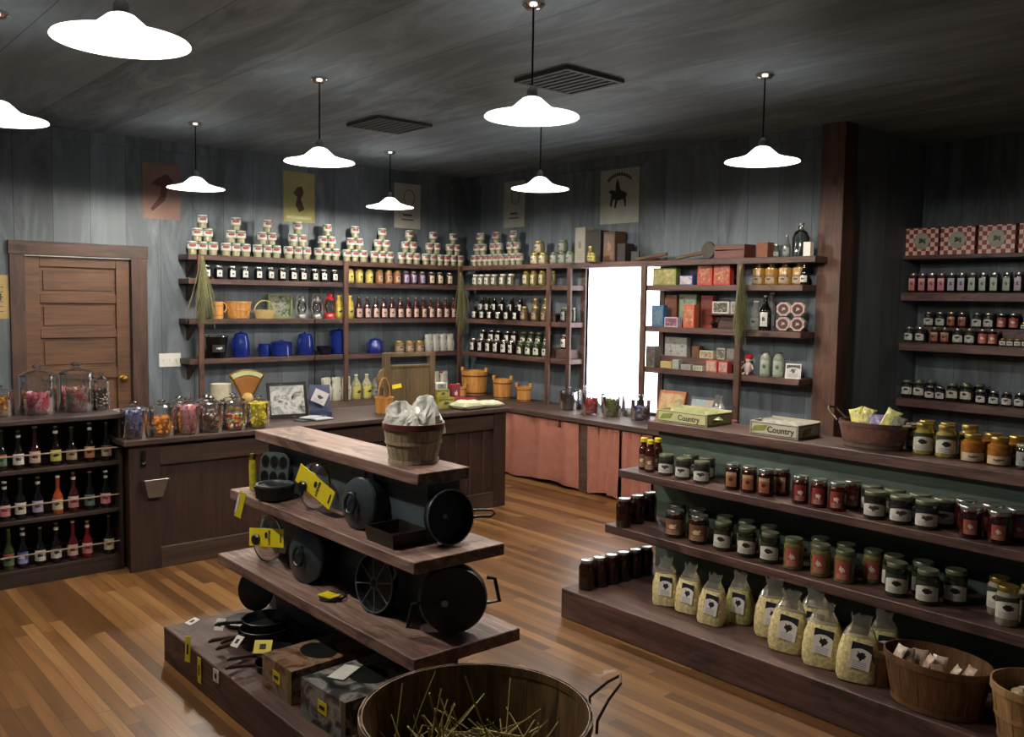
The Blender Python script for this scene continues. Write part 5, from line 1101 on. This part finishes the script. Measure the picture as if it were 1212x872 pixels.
# square open pan
r = thing('square_baking_pan', 'black square cast iron baking pan flat on the upper shelf', 'pan', (1.955, 2.93, .79), RW, 'cast iron cookware')
a = MB(); q = .105; v = [(-q*.88, -.075, 0), (q*.88, -.075, 0), (q*.88, .075, 0), (-q*.88, .075, 0), (-q, -.086, .06), (q, -.086, .06), (q, .086, .06), (-q, .086, .06), (-q*.93, -.078, .06), (q*.93, -.078, .06), (q*.93, .078, .06), (-q*.93, .078, .06), (-q*.84, -.068, .008), (q*.84, -.068, .008), (q*.84, .068, .008), (-q*.84, .068, .008)]
a.add(v, [(3, 2, 1, 0), (0, 1, 5, 4), (1, 2, 6, 5), (2, 3, 7, 6), (3, 0, 4, 7), (4, 5, 9, 8), (5, 6, 10, 9), (6, 7, 11, 10), (7, 4, 8, 11), (8, 9, 13, 12), (9, 10, 14, 13), (10, 11, 15, 14), (11, 8, 12, 15), (12, 13, 14, 15)]); a.build('pan_body', plain('brown_black_iron', '1c1614', .45, .2, 60, .1), r)
# skillet standing at the near end
r = thing('cast_iron_skillet', 'cast iron skillet with long handle standing at the upper shelf end', 'skillet', (2.09, 2.765, .792), 0, 'cast iron cookware'); r.rotation_euler = (-.14, 0, radians(-3))
R_ = .108
a = MB(); a.shell([(.001, .0), (R_*.88, 0), (R_, .045), (R_*.985, .05), (R_*.94, .048), (R_*.85, .006), (.001, .006)], 44, M=up(R_) @ Matrix.Translation((0, 0, -.02))); a.build('pan_body', IRON, r)
a = MB(); a.shell([(R_*.95, .029), (R_*.955, .031), (R_*1.0, .030), (R_*1.0, .024)], 44, M=up(R_)); a.build('highlight_rim', IRONG, r)  # skillet lip: highlight put into a lighter colour
a = MB(); a.tube([(R_*.95, 0, R_+.01), (R_+.05, 0, R_+.005), (R_+.11, 0, R_-.003), (R_+.125, 0, R_-.018), (R_+.10, 0, R_-.028), (R_+.04, 0, R_-.02), (R_*.96, 0, R_-.02)], .0055, 8); a.build('long_handle', IRON, r)
a = MB(); a.lathe([(.010, -.014), (.010, -.012), (1e-4, -.0118)], 16, M=up(R_)); a.build('round_sticker', plain('grey_sticker', '8a8c8a', .5), r)
# wedge pan
r = leaning('wedge_pan', 'eight-wedge cast iron cornbread pan leaning on the lower shelf', 'pan', (1.925, 3.05, .475), .10, .12); R_ = .122
a = MB(); a.shell([(.001, -.02), (R_*.93, -.02), (R_, .012), (R_*.95, .014), (R_*.88, -.014), (.001, -.014)], 44, M=up(R_)); a.build('pan_body', IRON, r)
a = MB()
for i in range(8):
    q = pi*i/4+.2; a.tube([(.022*cos(q), -.011, R_+.022*sin(q)), (R_*.93*cos(q), -.012, R_+R_*.93*sin(q))], .0028, 6)
a.tube([(.022*cos(q), -.012, R_+.022*sin(q)) for q in [2*pi*i/16 for i in range(16)]], .0032, 6, closed=True); a.build('dividers', IRONG, r)
a = MB(); a.tube([(R_*.955*cos(q), -.013, R_+R_*.955*sin(q)) for q in [2*pi*i/44 for i in range(44)]], .0035, 6, closed=True); a.build('highlight_rim', IRONG, r)  # lighter ring painted as the highlight along the pan edge
a = MB(); a.tube([(.075, -.008, R_+.09), (.105, -.008, R_+.10), (.125, -.008, R_+.07), (.118, -.008, R_+.04)], .006, 8); a.build('handle', IRONG, r)
# big griddle at the near end
r = thing('round_griddle', 'very large round cast iron pan with two loop handles, lower shelf end', 'pan', (2.015, 2.63, .478), 0, 'cast iron cookware'); r.rotation_euler = (-.06, 0, radians(-34)); R_ = .133
a = MB(); a.shell([(.001, 0), (R_*.93, 0), (R_*.99, .02), (R_, .055), (R_*.97, .055), (R_*.95, .02), (.001, .01)][::1], 48, M=up(R_) @ Matrix.Translation((0, 0, -.02)) @ Matrix.Scale(-1, 4, (0, 0, 1))); a.build('pan_body', plain('matte_black_iron', '141414', .5, .15, 50), r)
a = MB(); a.lathe([(.013, .0215), (.013, .0235), (1e-4, .0237)], 18, M=Matrix.Translation((-.035, 0, .0)) @ up(R_) ); a.build('round_sticker', plain('grey_sticker', '8a8c8a', .5), r)
for s_ in (-1, 1):
    a = MB(); zc = R_+(.045 if s_ > 0 else -.045)
    a.tube([(s_*R_*.93, 0, zc+.045), (s_*(R_+.022), 0, zc+.040), (s_*(R_+.040), 0, zc-.045), (s_*R_*.95, 0, zc-.05)], .008, 8); a.build('loop_handle', IRON, r)
r = thing('iron_trivet', 'small iron trivet with yellow card lying on the lower shelf', 'trivet', (1.865, 3.30, .475), RW+.2, 'cast iron cookware')
a = MB(); a.tube([(.055*cos(q), .02+.055*sin(q), .012) for q in [2*pi*i/20 for i in range(20)]], .005, 6, closed=True); a.tube([(-.055, .02, .012), (.055, .02, .012)], .004, 6); a.tube([(0, .075, .012), (0, .13, .02)], .005, 6)
for q in (0, 2.1, 4.2): a.tube([(.05*cos(q), .02+.05*sin(q), .012), (.05*cos(q), .02+.05*sin(q), .001)], .005, 6)
a.build('trivet_ring', IRON, r)
a = MB(); a.box((0, 0, .0205), (.085, .06, .003)); a.box((0, 0, .0225), (.03, .05, .0012)); a.build('yellow_card', YELTAG, r)
# skillets and griddles heaped on the base
def flat_skillet(label, loc, rr, ang, hl=.12, grip=IRON, tilt=(0, 0), dep=.04):
    t = thing('cast_iron_skillet', label, 'skillet', loc, 0, 'cast iron cookware'); t.rotation_euler = (tilt[0], tilt[1], ang)
    a = MB(); a.shell([(.001, .001), (rr*.88, .001), (rr, dep), (rr*.97, dep+.002), (rr*.85, .007), (.001, .007)], 36); a.build('pan_body', IRON, t)
    a = MB(); a.tube([(rr*.93, 0, dep-.006), (rr+.03, 0, dep), (rr+hl*.9, 0, dep+.006), (rr+hl, 0, dep+.002)], [.008, .007, .010, .006], 8); a.build('handle', grip, t); return t
WORN = plain('brown_worn_handle', '3c2c28', .45, .2, metal=.3)
flat_skillet('lowest large skillet of the heap on the bottom platform', (1.80, 3.76, .165), .125, pi+.15, .13, WORN)
flat_skillet('second skillet of the heap, handle toward the aisle', (1.79, 3.75, .190), .120, pi-.05, .14, WORN)
flat_skillet('third skillet of the heap with reddish handle', (1.78, 3.73, .216), .112, pi+.32, .14, WORN)
flat_skillet('uppermost wide skillet of the heap', (1.80, 3.76, .243), .108, pi-.20, .12, IRON)
flat_skillet('small skillet lying low in front of the carton', (1.70, 3.47, .165), .085, pi-.25, .12, WORN, dep=.032)
flat_skillet('shiny-rimmed skillet stacked over the small one by the carton', (1.72, 3.50, .199), .09, pi-.1, .12, WORN, dep=.032)
r = thing('waffle_iron', 'open round cast iron waffle iron standing behind the skillet heap', 'waffle iron', (1.83, 4.05, .165), RW+.5, 'cast iron cookware')
a = MB(); a.lathe([(.085, .0), (.095, .012), (.095, .022), (.085, .024)], 36); a.build('lower_plate', IRON, r)
a = MB(); a.lathe([(.090, -.016), (.100, -.006), (.100, .006), (.09, .012)], 40, M=Matrix.Translation((.0, .085, .140)) @ Matrix.Rotation(radians(80), 4, 'X')); a.tube([(0, .085, .02), (0, .085, .11)], .012, 8); a.build('upper_plate', IRON, r)
for i, (x, y, z, ang, yl, q, nm) in enumerate([(1.56, 4.02, .245, .2, 0, -1.35, 'small white tag lying on the far corner of the platform'), (1.625, 3.86, .262, .6, 0, -.6, 'white tag on the upper skillet handle'), (1.503, 3.93, .155, .35, 1, -.05, 'yellow tag hanging over the platform edge, upper one'),
      (1.503, 3.80, .10, .05, 1, .0, 'longest yellow tag hanging down the platform front'), (1.60, 3.62, .262, .3, 0, -.9, 'white tag next to the yellow card on the heap'), (1.66, 3.50, .26, .9, 1, -.8, 'yellow card lying on the skillets beside the carton'), (1.503, 3.62, .135, .1, 0, 0, 'little white barcode tag on the platform edge')]):
    t = thing('price_tag', nm, 'price tag', (x, y, z), 0, 'price tags on the bottom platform'); t.rotation_euler = (q, 0, RW+ang)
    w_, h = (.032, .115) if (yl and q > -.5) else ((.075, .06) if yl else (.045, .055))
    a = MB(); a.box((0, 0, 0), (w_, .0025, h)); a.build('card', YELTAG if yl else WHITE, t)
    a = MB(); a.box((0, -.0018, 0), (w_*.35, .001, h*.4)); a.build('printed_mark', plain('ink_black', '15171a', .7), t)
# cookware cartons
def cookware_carton(label, loc, d, cols, side, seed, rz):
    t = thing('cookware_carton', label, 'carton', loc, rz, 'cookware cartons'); w_, dp, h = d
    a = MB(); a.box((0, 0, h/2), (w_, dp, h)); a.build('carton', art('ctn%d' % seed, cols, 2.6, .35, seed), t)
    a = MB(); a.prism([(.07*cos(q)*1.3, .07*sin(q)) for q in [2*pi*i/26 for i in range(26)]], .0015, M=Matrix.Translation((0, .01, h+.001)) @ Matrix.Rotation(-pi/2, 4, 'X')); a.build('printed_skillet', plain('ink_iron', '121614', .35, .3), t)
    a = MB(); a.box((w_/2-.014, -dp/2-.001, h/2), (.028, .002, h)); a.build('side_stripe', plain('side_'+side, side, .5), t)
    a = MB(); a.prism([(-.03, -.02), (.03, -.025), (.032, .02), (-.028, .025)], .002, M=Matrix.Translation((.0, -dp/2-.0015, h*.55))); a.build('yellow_sticker', YELTAG, t)
    a = MB(); a.box((.0, -dp/2-.003, h*.55), (.035, .001, .014)); a.build('printed_mark', plain('ink_black', '15171a', .7), t)
    return t
t = cookware_carton('brown cookware carton with food picture, on the bottom platform', (1.765, 3.225, .166), (.24, .36, .135), ['2c1810', '7a4222', 'b08a68', '3a2012'], '6e6428', 91, RW+.03)
t = cookware_carton('grey-black cookware carton nearest the big straw basket', (1.775, 2.865, .166), (.30, .38, .15), ['14181a', '3e4644', 'a8a8a4', '1c2022'], '5a5040', 92, RW+.06)
a = MB(); a.box((0, 0, 0), (.13, .07, .002)); tag(a.build('paper_slip', WHITE, loc=(1.72, 2.93, .3215), rot=(0, 0, .5)), 'white paper slip lying on the grey-black carton', 'paper slip')

# ------------------------------------------------------------ baskets
def stave_basket(label, loc, R0, r0, h, mat, bands, rz=0, sx=1, sy=1, bandmat=None, name='bushel_basket', n=None, group=None, redrim=None):
    t = thing(name, label, 'basket', loc, rz, group); k = n or 26
    a = MB()
    for i in range(k):                                  # overlapping splints
        a0 = 2*pi*i/k; a1 = 2*pi*(i+1.12)/k; off = .0015*(i % 2); vs = []
        for (rr, z) in ((r0, 0), (r0+(R0-r0)*.35, h*.3), (r0+(R0-r0)*.72, h*.65), (R0, h)):
            for q in (a0, (a0+a1)/2, a1):
                vs.append(((rr+off)*cos(q)*sx, (rr+off)*sin(q)*sy, z))
            for q in (a0, (a0+a1)/2, a1):
                vs.append(((rr+off-.003)*cos(q)*sx, (rr+off-.003)*sin(q)*sy, z))
        fs = []
        for j in range(3):
            b = j*6
            fs += [(b, b+1, b+7, b+6), (b+1, b+2, b+8, b+7), (b+4, b+3, b+9, b+10), (b+5, b+4, b+10, b+11), (b+3, b, b+6, b+9), (b+2, b+5, b+11, b+8)]
        fs += [(18, 19, 22, 21), (19, 20, 23, 22)]
        a.add(vs, fs)
    a.lathe([(1e-4, .004), (r0*.99, .004), (r0*.99, .010), (1e-4, .010)], 30, sx=sx, sy=sy)
    a.build('splints', mat, t)
    for z, hh in bands:
        q = z/h; rr = r0+(R0-r0)*q+.001
        hoop(rr, z, hh, .005, 44, sx, sy).build('band', (redrim if (redrim and z > h*.8) else (bandmat or mat)), t)
    return t
PALEB = wood('pale_basket_splint', '6b5f4b', '9a8c72', 'b8aa8e', axis=2, knots=False, scale=1.5)
t = stave_basket('round splint basket with dark red rim on top of the cookware stand', (2.125, 3.06, 1.075), .126, .098, .165, PALEB, ((.008, .014), (.085, .012), (.152, .024)), redrim=plain('red_rim_band', '5a2a2c', .5, .2))
CELL = plain('crinkled_cellophane', 'd4d6d2', .08, .3, 22, .8, coat=.6)
rnd = random.Random(5)
def crinkle(seed, R0, h, n=22, rows=9, amp=.34):
    rnd = random.Random(seed); a = MB(); vs = []
    pts = [(rnd.uniform(0, 2*pi), rnd.uniform(.1, 1)) for _ in range(9)]
    for j in range(rows+1):
        t_ = j/rows; rr = R0*cos(t_*pi/2)**.7 if j < rows else 0
        for i in range(n):
            q = 2*pi*i/n; k = 1+amp*(.5*sin(3*q+seed+t_*6)+.5*sin(7*q+seed*2-t_*5)*.6+rnd.uniform(-.25, .25))
            vs.append((rr*cos(q)*k, rr*sin(q)*k, h*(sin(t_*pi/2))*(1+.25*sin(2*q+seed))+rnd.uniform(-.006, .006)*(j > 0)))
    fs = [(j*n+i, j*n+(i+1) % n, (j+1)*n+(i+1) % n, (j+1)*n+i) for j in range(rows) for i in range(n)]
    return a.add(vs, fs)
for i, (dx, dy, R0, h, nm) in enumerate([(-.045, .03, .068, .105, 'on the side toward the bar'), (.045, -.03, .066, .125, 'tallest, peaked in the middle'), (.035, .05, .05, .08, 'tucked low at the back'), (-.035, -.05, .055, .075, 'low at the front rim')]):
    tag(crinkle(i+3, R0, h).build('cellophane_parcel', CELL, loc=(2.125+dx, 3.06+dy, 1.195), smooth=False), 'crinkled shiny cellophane parcel in the red-rimmed basket, '+nm, 'parcel', 'cellophane parcels in the red-rimmed basket')
a = MB(); a.lathe([(1e-4, 0), (.112, 0), (.117, .03), (1e-4, .035)], 24); tag(a.build('tissue_lining', WHITE, loc=(2.125, 3.06, 1.158)), 'white tissue lining filling the red-rimmed basket', 'lining')
# giant straw basket in the foreground
BIGW = wood('old_basket_wood', '33251a', '5c442c', '82643f', axis=2, knots=False, scale=1.2)
BX_, BY_ = 1.635, 2.02
t = stave_basket('giant round basket of straw standing on the floor in front', (BX_, BY_, 0), .345, .27, .53, BIGW, ((.02, .03), (.27, .035), (.515, .03)), n=34, name='straw_basket', bandmat=BIGW)
hoop(.336, .515, .028, .004, 44).build('band', BIGW, t)
WIRE = plain('rusty_wire', '4a4034', .4, .2, metal=.7)
for q, fold in ((radians(-38), 1), (radians(142), -1)):
    c_, s_ = cos(q), sin(q); tx, ty = -s_, c_; R0 = .352
    a = MB(); P = [(-.075, 0, .49), (-.08, .0, .53), (-.06, .035, .585), (-.03, .075, .62), (.03, .085, .62), (.06, .05, .585), (.08, 0, .53), (.075, 0, .49)]
    if fold < 0: P = [(a_, o*.3, .49-(z-.49)*.9) for a_, o, z in P]
    a.tube([((R0+o)*c_+tx*s2, (R0+o)*s_+ty*s2, z) for s2, o, z in P], .0045, 8); a.build('wire_handle', WIRE, t)
a = MB(); rnd = random.Random(11)
for i in range(430):
    q = rnd.uniform(0, 2*pi); rr = .27*rnd.random()**.5; x, y = rr*cos(q), rr*sin(q); z = .31+.05*cos(rr*6)+rnd.uniform(-.03, .05)
    d_ = rnd.uniform(0, 2*pi); el = rnd.uniform(-.15, .45) if rnd.random() < .9 else rnd.uniform(.7, 1.2); L_ = rnd.uniform(.10, .27)
    p0 = Vector((x, y, z)); p2 = p0+Vector((cos(d_)*cos(el), sin(d_)*cos(el), sin(el)))*L_
    if math.hypot(p2.x, p2.y) > .30: continue
    p1 = (p0+p2)/2+Vector((0, 0, rnd.uniform(-.01, .015))); a.tube([p0, p1, p2], rnd.uniform(.0018, .0038), 4)
tag(a.build('straw', plain('dry_straw', '82743c', .7, .4, 25), loc=(BX_, BY_, 0)), 'dry yellow straw filling the giant basket', 'straw', kind='stuff')
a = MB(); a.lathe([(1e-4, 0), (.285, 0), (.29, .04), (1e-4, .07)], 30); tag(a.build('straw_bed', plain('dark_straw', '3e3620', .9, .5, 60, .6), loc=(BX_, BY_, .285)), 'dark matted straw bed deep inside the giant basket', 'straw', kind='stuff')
# baskets on the platform of the long stand
OVW = BASKD
t = stave_basket('dark brown oval basket of small packets on the long platform', (3.56, 1.50, .165), .205, .165, .20, OVW, ((.015, .02), (.185, .028)), rz=RW, sx=1.0, sy=.70, name='oval_basket', n=30)
PKT = plain('packet_white', 'a8988a', .3, .3, 60)
rnd = random.Random(9)
for i in range(9):
    q = rnd.uniform(-.9, .9); x = 3.56+rnd.uniform(-.07, .07); y = 1.50+(-.13+.26*i/8)
    o = cushion(.058, .085, .014, i, 6).build('snack_packet', plain('packet_a', '9a8070', .3, .4, 50) if i % 2 else PKT, loc=(x, y, .30+.006*i), rot=(radians(60), 0, RW+q))
    tag(o, 'small foil snack packet, %s along the dark oval basket' % ORD[i], 'packet', 'snack packets in the dark oval basket')
a = MB(); a.lathe([(1e-4, 0), (.165, 0), (1e-4, .01)], 24, sx=.66); tag(a.build('packet_layer', plain('packet_shadow', '3a2c24', .8, .4, 50), loc=(3.56, 1.50, .262)), 'layer of more packets coloured as in shade deep in the oval basket', 'packets', kind='stuff')  # dark disc; shade between the packets is put into its colour
t = stave_basket('small oval dark basket tucked beside the last noodle bag', (3.60, 1.755, .165), .075, .062, .15, OVW, ((.135, .02),), rz=RW, sx=1, sy=.8, name='oval_basket', n=18)
a = MB(); a.lathe([(1e-4, 0), (.066, 0), (.05, .015), (1e-4, .02)], 18, sx=.8); tag(a.build('dried_noodles', plain('noodle_fill', '7a6a3c', .7, .5, 120, .5), loc=(3.60, 1.755, .27)), 'dried noodles inside the small dark oval basket', 'noodles', kind='stuff')
t = stave_basket('light brown round basket of packets at the edge of the long platform', (3.55, 1.135, .165), .150, .115, .215, wood('tan_splint', '6b4c30', '93704a', 'b08c60', axis=2, knots=False, scale=1.5), ((.015, .02), (.10, .018), (.20, .028)), name='bushel_basket', n=22)
for i in range(7):
    q = 2*pi*i/7; o = cushion(.055, .05, .02, i+20, 6).build('snack_packet', PKT if i % 2 else plain('packet_b', '8a7c5a', .4, .4, 50), loc=(3.55+.06*cos(q), 1.135+.06*sin(q), .335), rot=(rnd.uniform(-.6, .6), rnd.uniform(-.6, .6), q))
    tag(o, 'small wrapped packet, %s around the light brown round basket' % ORD[i], 'packet', 'wrapped packets in the light brown basket')
a = MB(); a.lathe([(1e-4, 0), (.13, 0), (1e-4, .01)], 24); tag(a.build('packet_layer', plain('packet_shadow', '3a2c24', .8, .4, 50), loc=(3.55, 1.135, .30)), 'layer of more packets coloured as in shade deep in the light brown basket', 'packets', kind='stuff')  # same shade-coloured disc below the wrapped packets
# long tub basket on top of the stand
r = thing('long_basket', 'long reddish basket with metal bands and looped handle atop the stand', 'basket', (4.265, 2.165, 1.045), RW+.06)
basket(.165, .135, .13, sx=1.05, sy=.68, n=40).build('body', plain('reddish_weave', '6b463c', .6, .35, 70, .5), r)
for z, q in ((.012, .137), (.035, .143), (.115, .161)): hoop(q, z, .012, .003, 40, 1.05, .68).build('metal_band', plain('worn_tin_band', '7d7064', .35, .2, metal=.8), r)
a = MB()
for s_ in (-1,): a.tube([(s_*.165, -.05, .125), (s_*.215, -.045, .175), (s_*.235, 0, .185), (s_*.215, .045, .175), (s_*.165, .05, .125)], .006, 8)
a.tube([(.165, -.05, .125), (.20, -.045, .13), (.21, 0, .12), (.20, .045, .13), (.165, .05, .125)], .006, 8)
a.build('looped_handles', plain('worn_tin_band', '7d7064', .35, .2, metal=.8), r)
for i, (dx, c1, sz, rot, nm) in enumerate([(-.085, ['e8e42e', 'f8f25a', '6a9a2c'], (.075, .12), (.5, -.35), 'yellow snack bag with crimped top'), (-.035, ['f0e04a', 'd8c84a', 'f0f0aa'], (.07, .10), (.3, .2), 'second pale yellow snack bag'), (.02, ['5a4fbc', '9a90d8', '6a5fc8'], (.09, .07), (.5, 0), 'purple snack bag in the middle'),
      (.085, ['9aca3a', 'e0f05a', 'e8ba9a'], (.075, .11), (.4, .35), 'lime green snack bag'), (.125, ['2a3020', '9aa090', '4a5040'], (.07, .07), (.6, .3), 'dark green snack bag at the jar end')]):
    o = cushion(sz[0], sz[1], .025, i, 8).build('snack_bag', art('snack%d' % i, c1, 10, .25, i), loc=(4.265+.0*dx, 2.165-dx, 1.18+.012*(i % 2)), rot=(radians(68), rot[1], RW+rot[0]*.3))
    tag(o, nm+' sticking out of the long basket', 'snack bag', 'snack bags in the long basket')
# printed display trays on the stand
def tray(label, loc, w_, dp, h, base, rz, items):
    t = thing('display_tray', label, 'display box', loc, rz, 'printed display boxes'); th = .005; CA = plain('tray_card_'+base, base, .6, .06)
    a = MB(); a.box((0, 0, .004), (w_, dp, .008)); a.box((0, -dp/2+th/2, h/2), (w_, th, h)); a.box((0, dp/2-th/2, h*.55), (w_, th, h*1.1)); a.box((-w_/2+th/2, 0, h/2), (th, dp, h)); a.box((w_/2-th/2, 0, h/2), (th, dp, h)); a.build('card_tray', CA, t)
    IK = plain('tray_ink', '3a3a26', .6); GRN = plain('tray_green', '7e8a3e' if base != 'c4c0ae' else '8a7c5a', .6)
    a = MB(); y = -dp/2-.0008
    for p_, q in (((0, y, h-.008), (w_-.016, .001, .003)), ((0, y, .008), (w_-.016, .001, .003)), ((-w_/2+.009, y, h/2), (.003, .001, h-.016)), ((w_/2-.009, y, h/2), (.003, .001, h-.016))): a.box(p_, q)
    a.box((w_/2+.0008, 0, h-.008), (.001, dp-.016, .003)); a.box((w_/2+.0008, 0, .008), (.001, dp-.016, .003)); a.build('printed_border', IK, t)
    a = MB(); a.prism([(-.05, -.02), (.03, -.01), (.05, .022), (-.03, .012)], .001, M=Matrix.Translation((-w_*.30, y, h*.5))); a.prism([(-.05, -.02), (.03, -.01), (.05, .022), (-.03, .012)], .001, M=Matrix.Translation((w_/2+.0008, dp*-.1, h*.5)) @ Matrix.Rotation(pi/2, 4, 'Z')); a.build('printed_leaf', GRN, t)
    txt('Country', h*.62, IK, t, (w_*.14, y-.0005, h*.48), (pi/2, 0, 0), bold=.0006)
    return t
tray('yellow-green printed display box reading Country, at the stand end', (4.265, 3.265, 1.045), .36, .24, .072, 'c4c496', RW+.02, 0)
tray('cream printed display box reading Country, nearer the corner post', (4.265, 2.66, 1.045), .29, .22, .075, 'c4c0ae', RW+.02, 0)
for i in range(4):
    tag(cushion(.08, .17, .016, i+40, 6).build('candy_bar', plain('bar_wrap_green', '9aa070', .3, .2, 60), loc=(4.265, 3.13+.085*i, 1.10), rot=(radians(12), 0, RW+.9)), 'pale green wrapped bar, %s in the yellow-green display box' % ORD[i], 'snack bar', 'bars in the yellow-green display box')
for i in range(3):
    tag(cushion(.08, .16, .016, i+50, 6).build('candy_bar', plain('bar_wrap_white', 'b0b0a8', .3, .2, 60), loc=(4.265, 2.575+.085*i, 1.10), rot=(radians(14), 0, RW+1.0)), 'white wrapped bar, %s in the cream display box' % ORD[i], 'snack bar', 'bars in the cream display box')
a = MB(); a.box((0, 0, .15), (.02, .34, .30)); tag(a.build('cardboard_sheet', plain('pale_yellow_card', '9a925e', .7), loc=(4.60, 3.62, 0)), 'pale yellow cardboard sheet under the low counter behind the stand', 'cardboard')
# noodle bags
NOOD = plain('egg_noodles', 'd6c894', .5, .35, 75, .7, coat=.4); NOODD = plain('green_noodles', 'a8a468', .5, .4, 75, .7, coat=.4)
NL = printed('noodle_label', 'f4f4f4', '1c1c22', '1c2038', seed=2)
NB = [(3.655, 2.945, 'n1', 'first small noodle bag next to the dark syrup jars'), (3.655, 2.80, 'n1', 'second small noodle bag of the smaller group'), (3.61, 2.625, 'n1', 'third small noodle bag, standing foremost'), (3.735, 2.545, 'n2', 'fourth small noodle bag, darker and set back'),
      (3.70, 2.335, 'n3', 'pale noodle bag behind, starting the larger group'), (3.60, 2.195, 'n3', 'large noodle bag, first in front of the larger group'), (3.735, 2.13, 'n3', 'large noodle bag behind, mostly hidden in the larger group'), (3.57, 2.00, 'n3', 'large noodle bag, second in front of the larger group'),
      (3.545, 1.825, 'n3', 'large noodle bag, third in front, nearest the baskets'), (3.74, 1.80, 'n4', 'dim noodle bag set back beside the small oval basket')]
NM = {'n1': bag('noodle_bag', .135, .085, .245, NOOD, NL, gather=True, seed=1), 'n2': bag('noodle_bag', .135, .085, .245, NOODD, NL, gather=True, seed=2), 'n3': bag('noodle_bag', .165, .10, .275, NOOD, NL, gather=True, seed=3), 'n4': bag('noodle_bag', .14, .085, .255, NOODD, NL, gather=True, seed=4)}
for i, (x, y, k_, lab) in enumerate(NB):
    put(k_, NM[k_], (x, y, .166), 0, lab, 'noodle bags on the bottom platform', rot=(-.10, .04*((i % 3)-1), RW+.30+jit(.12)))
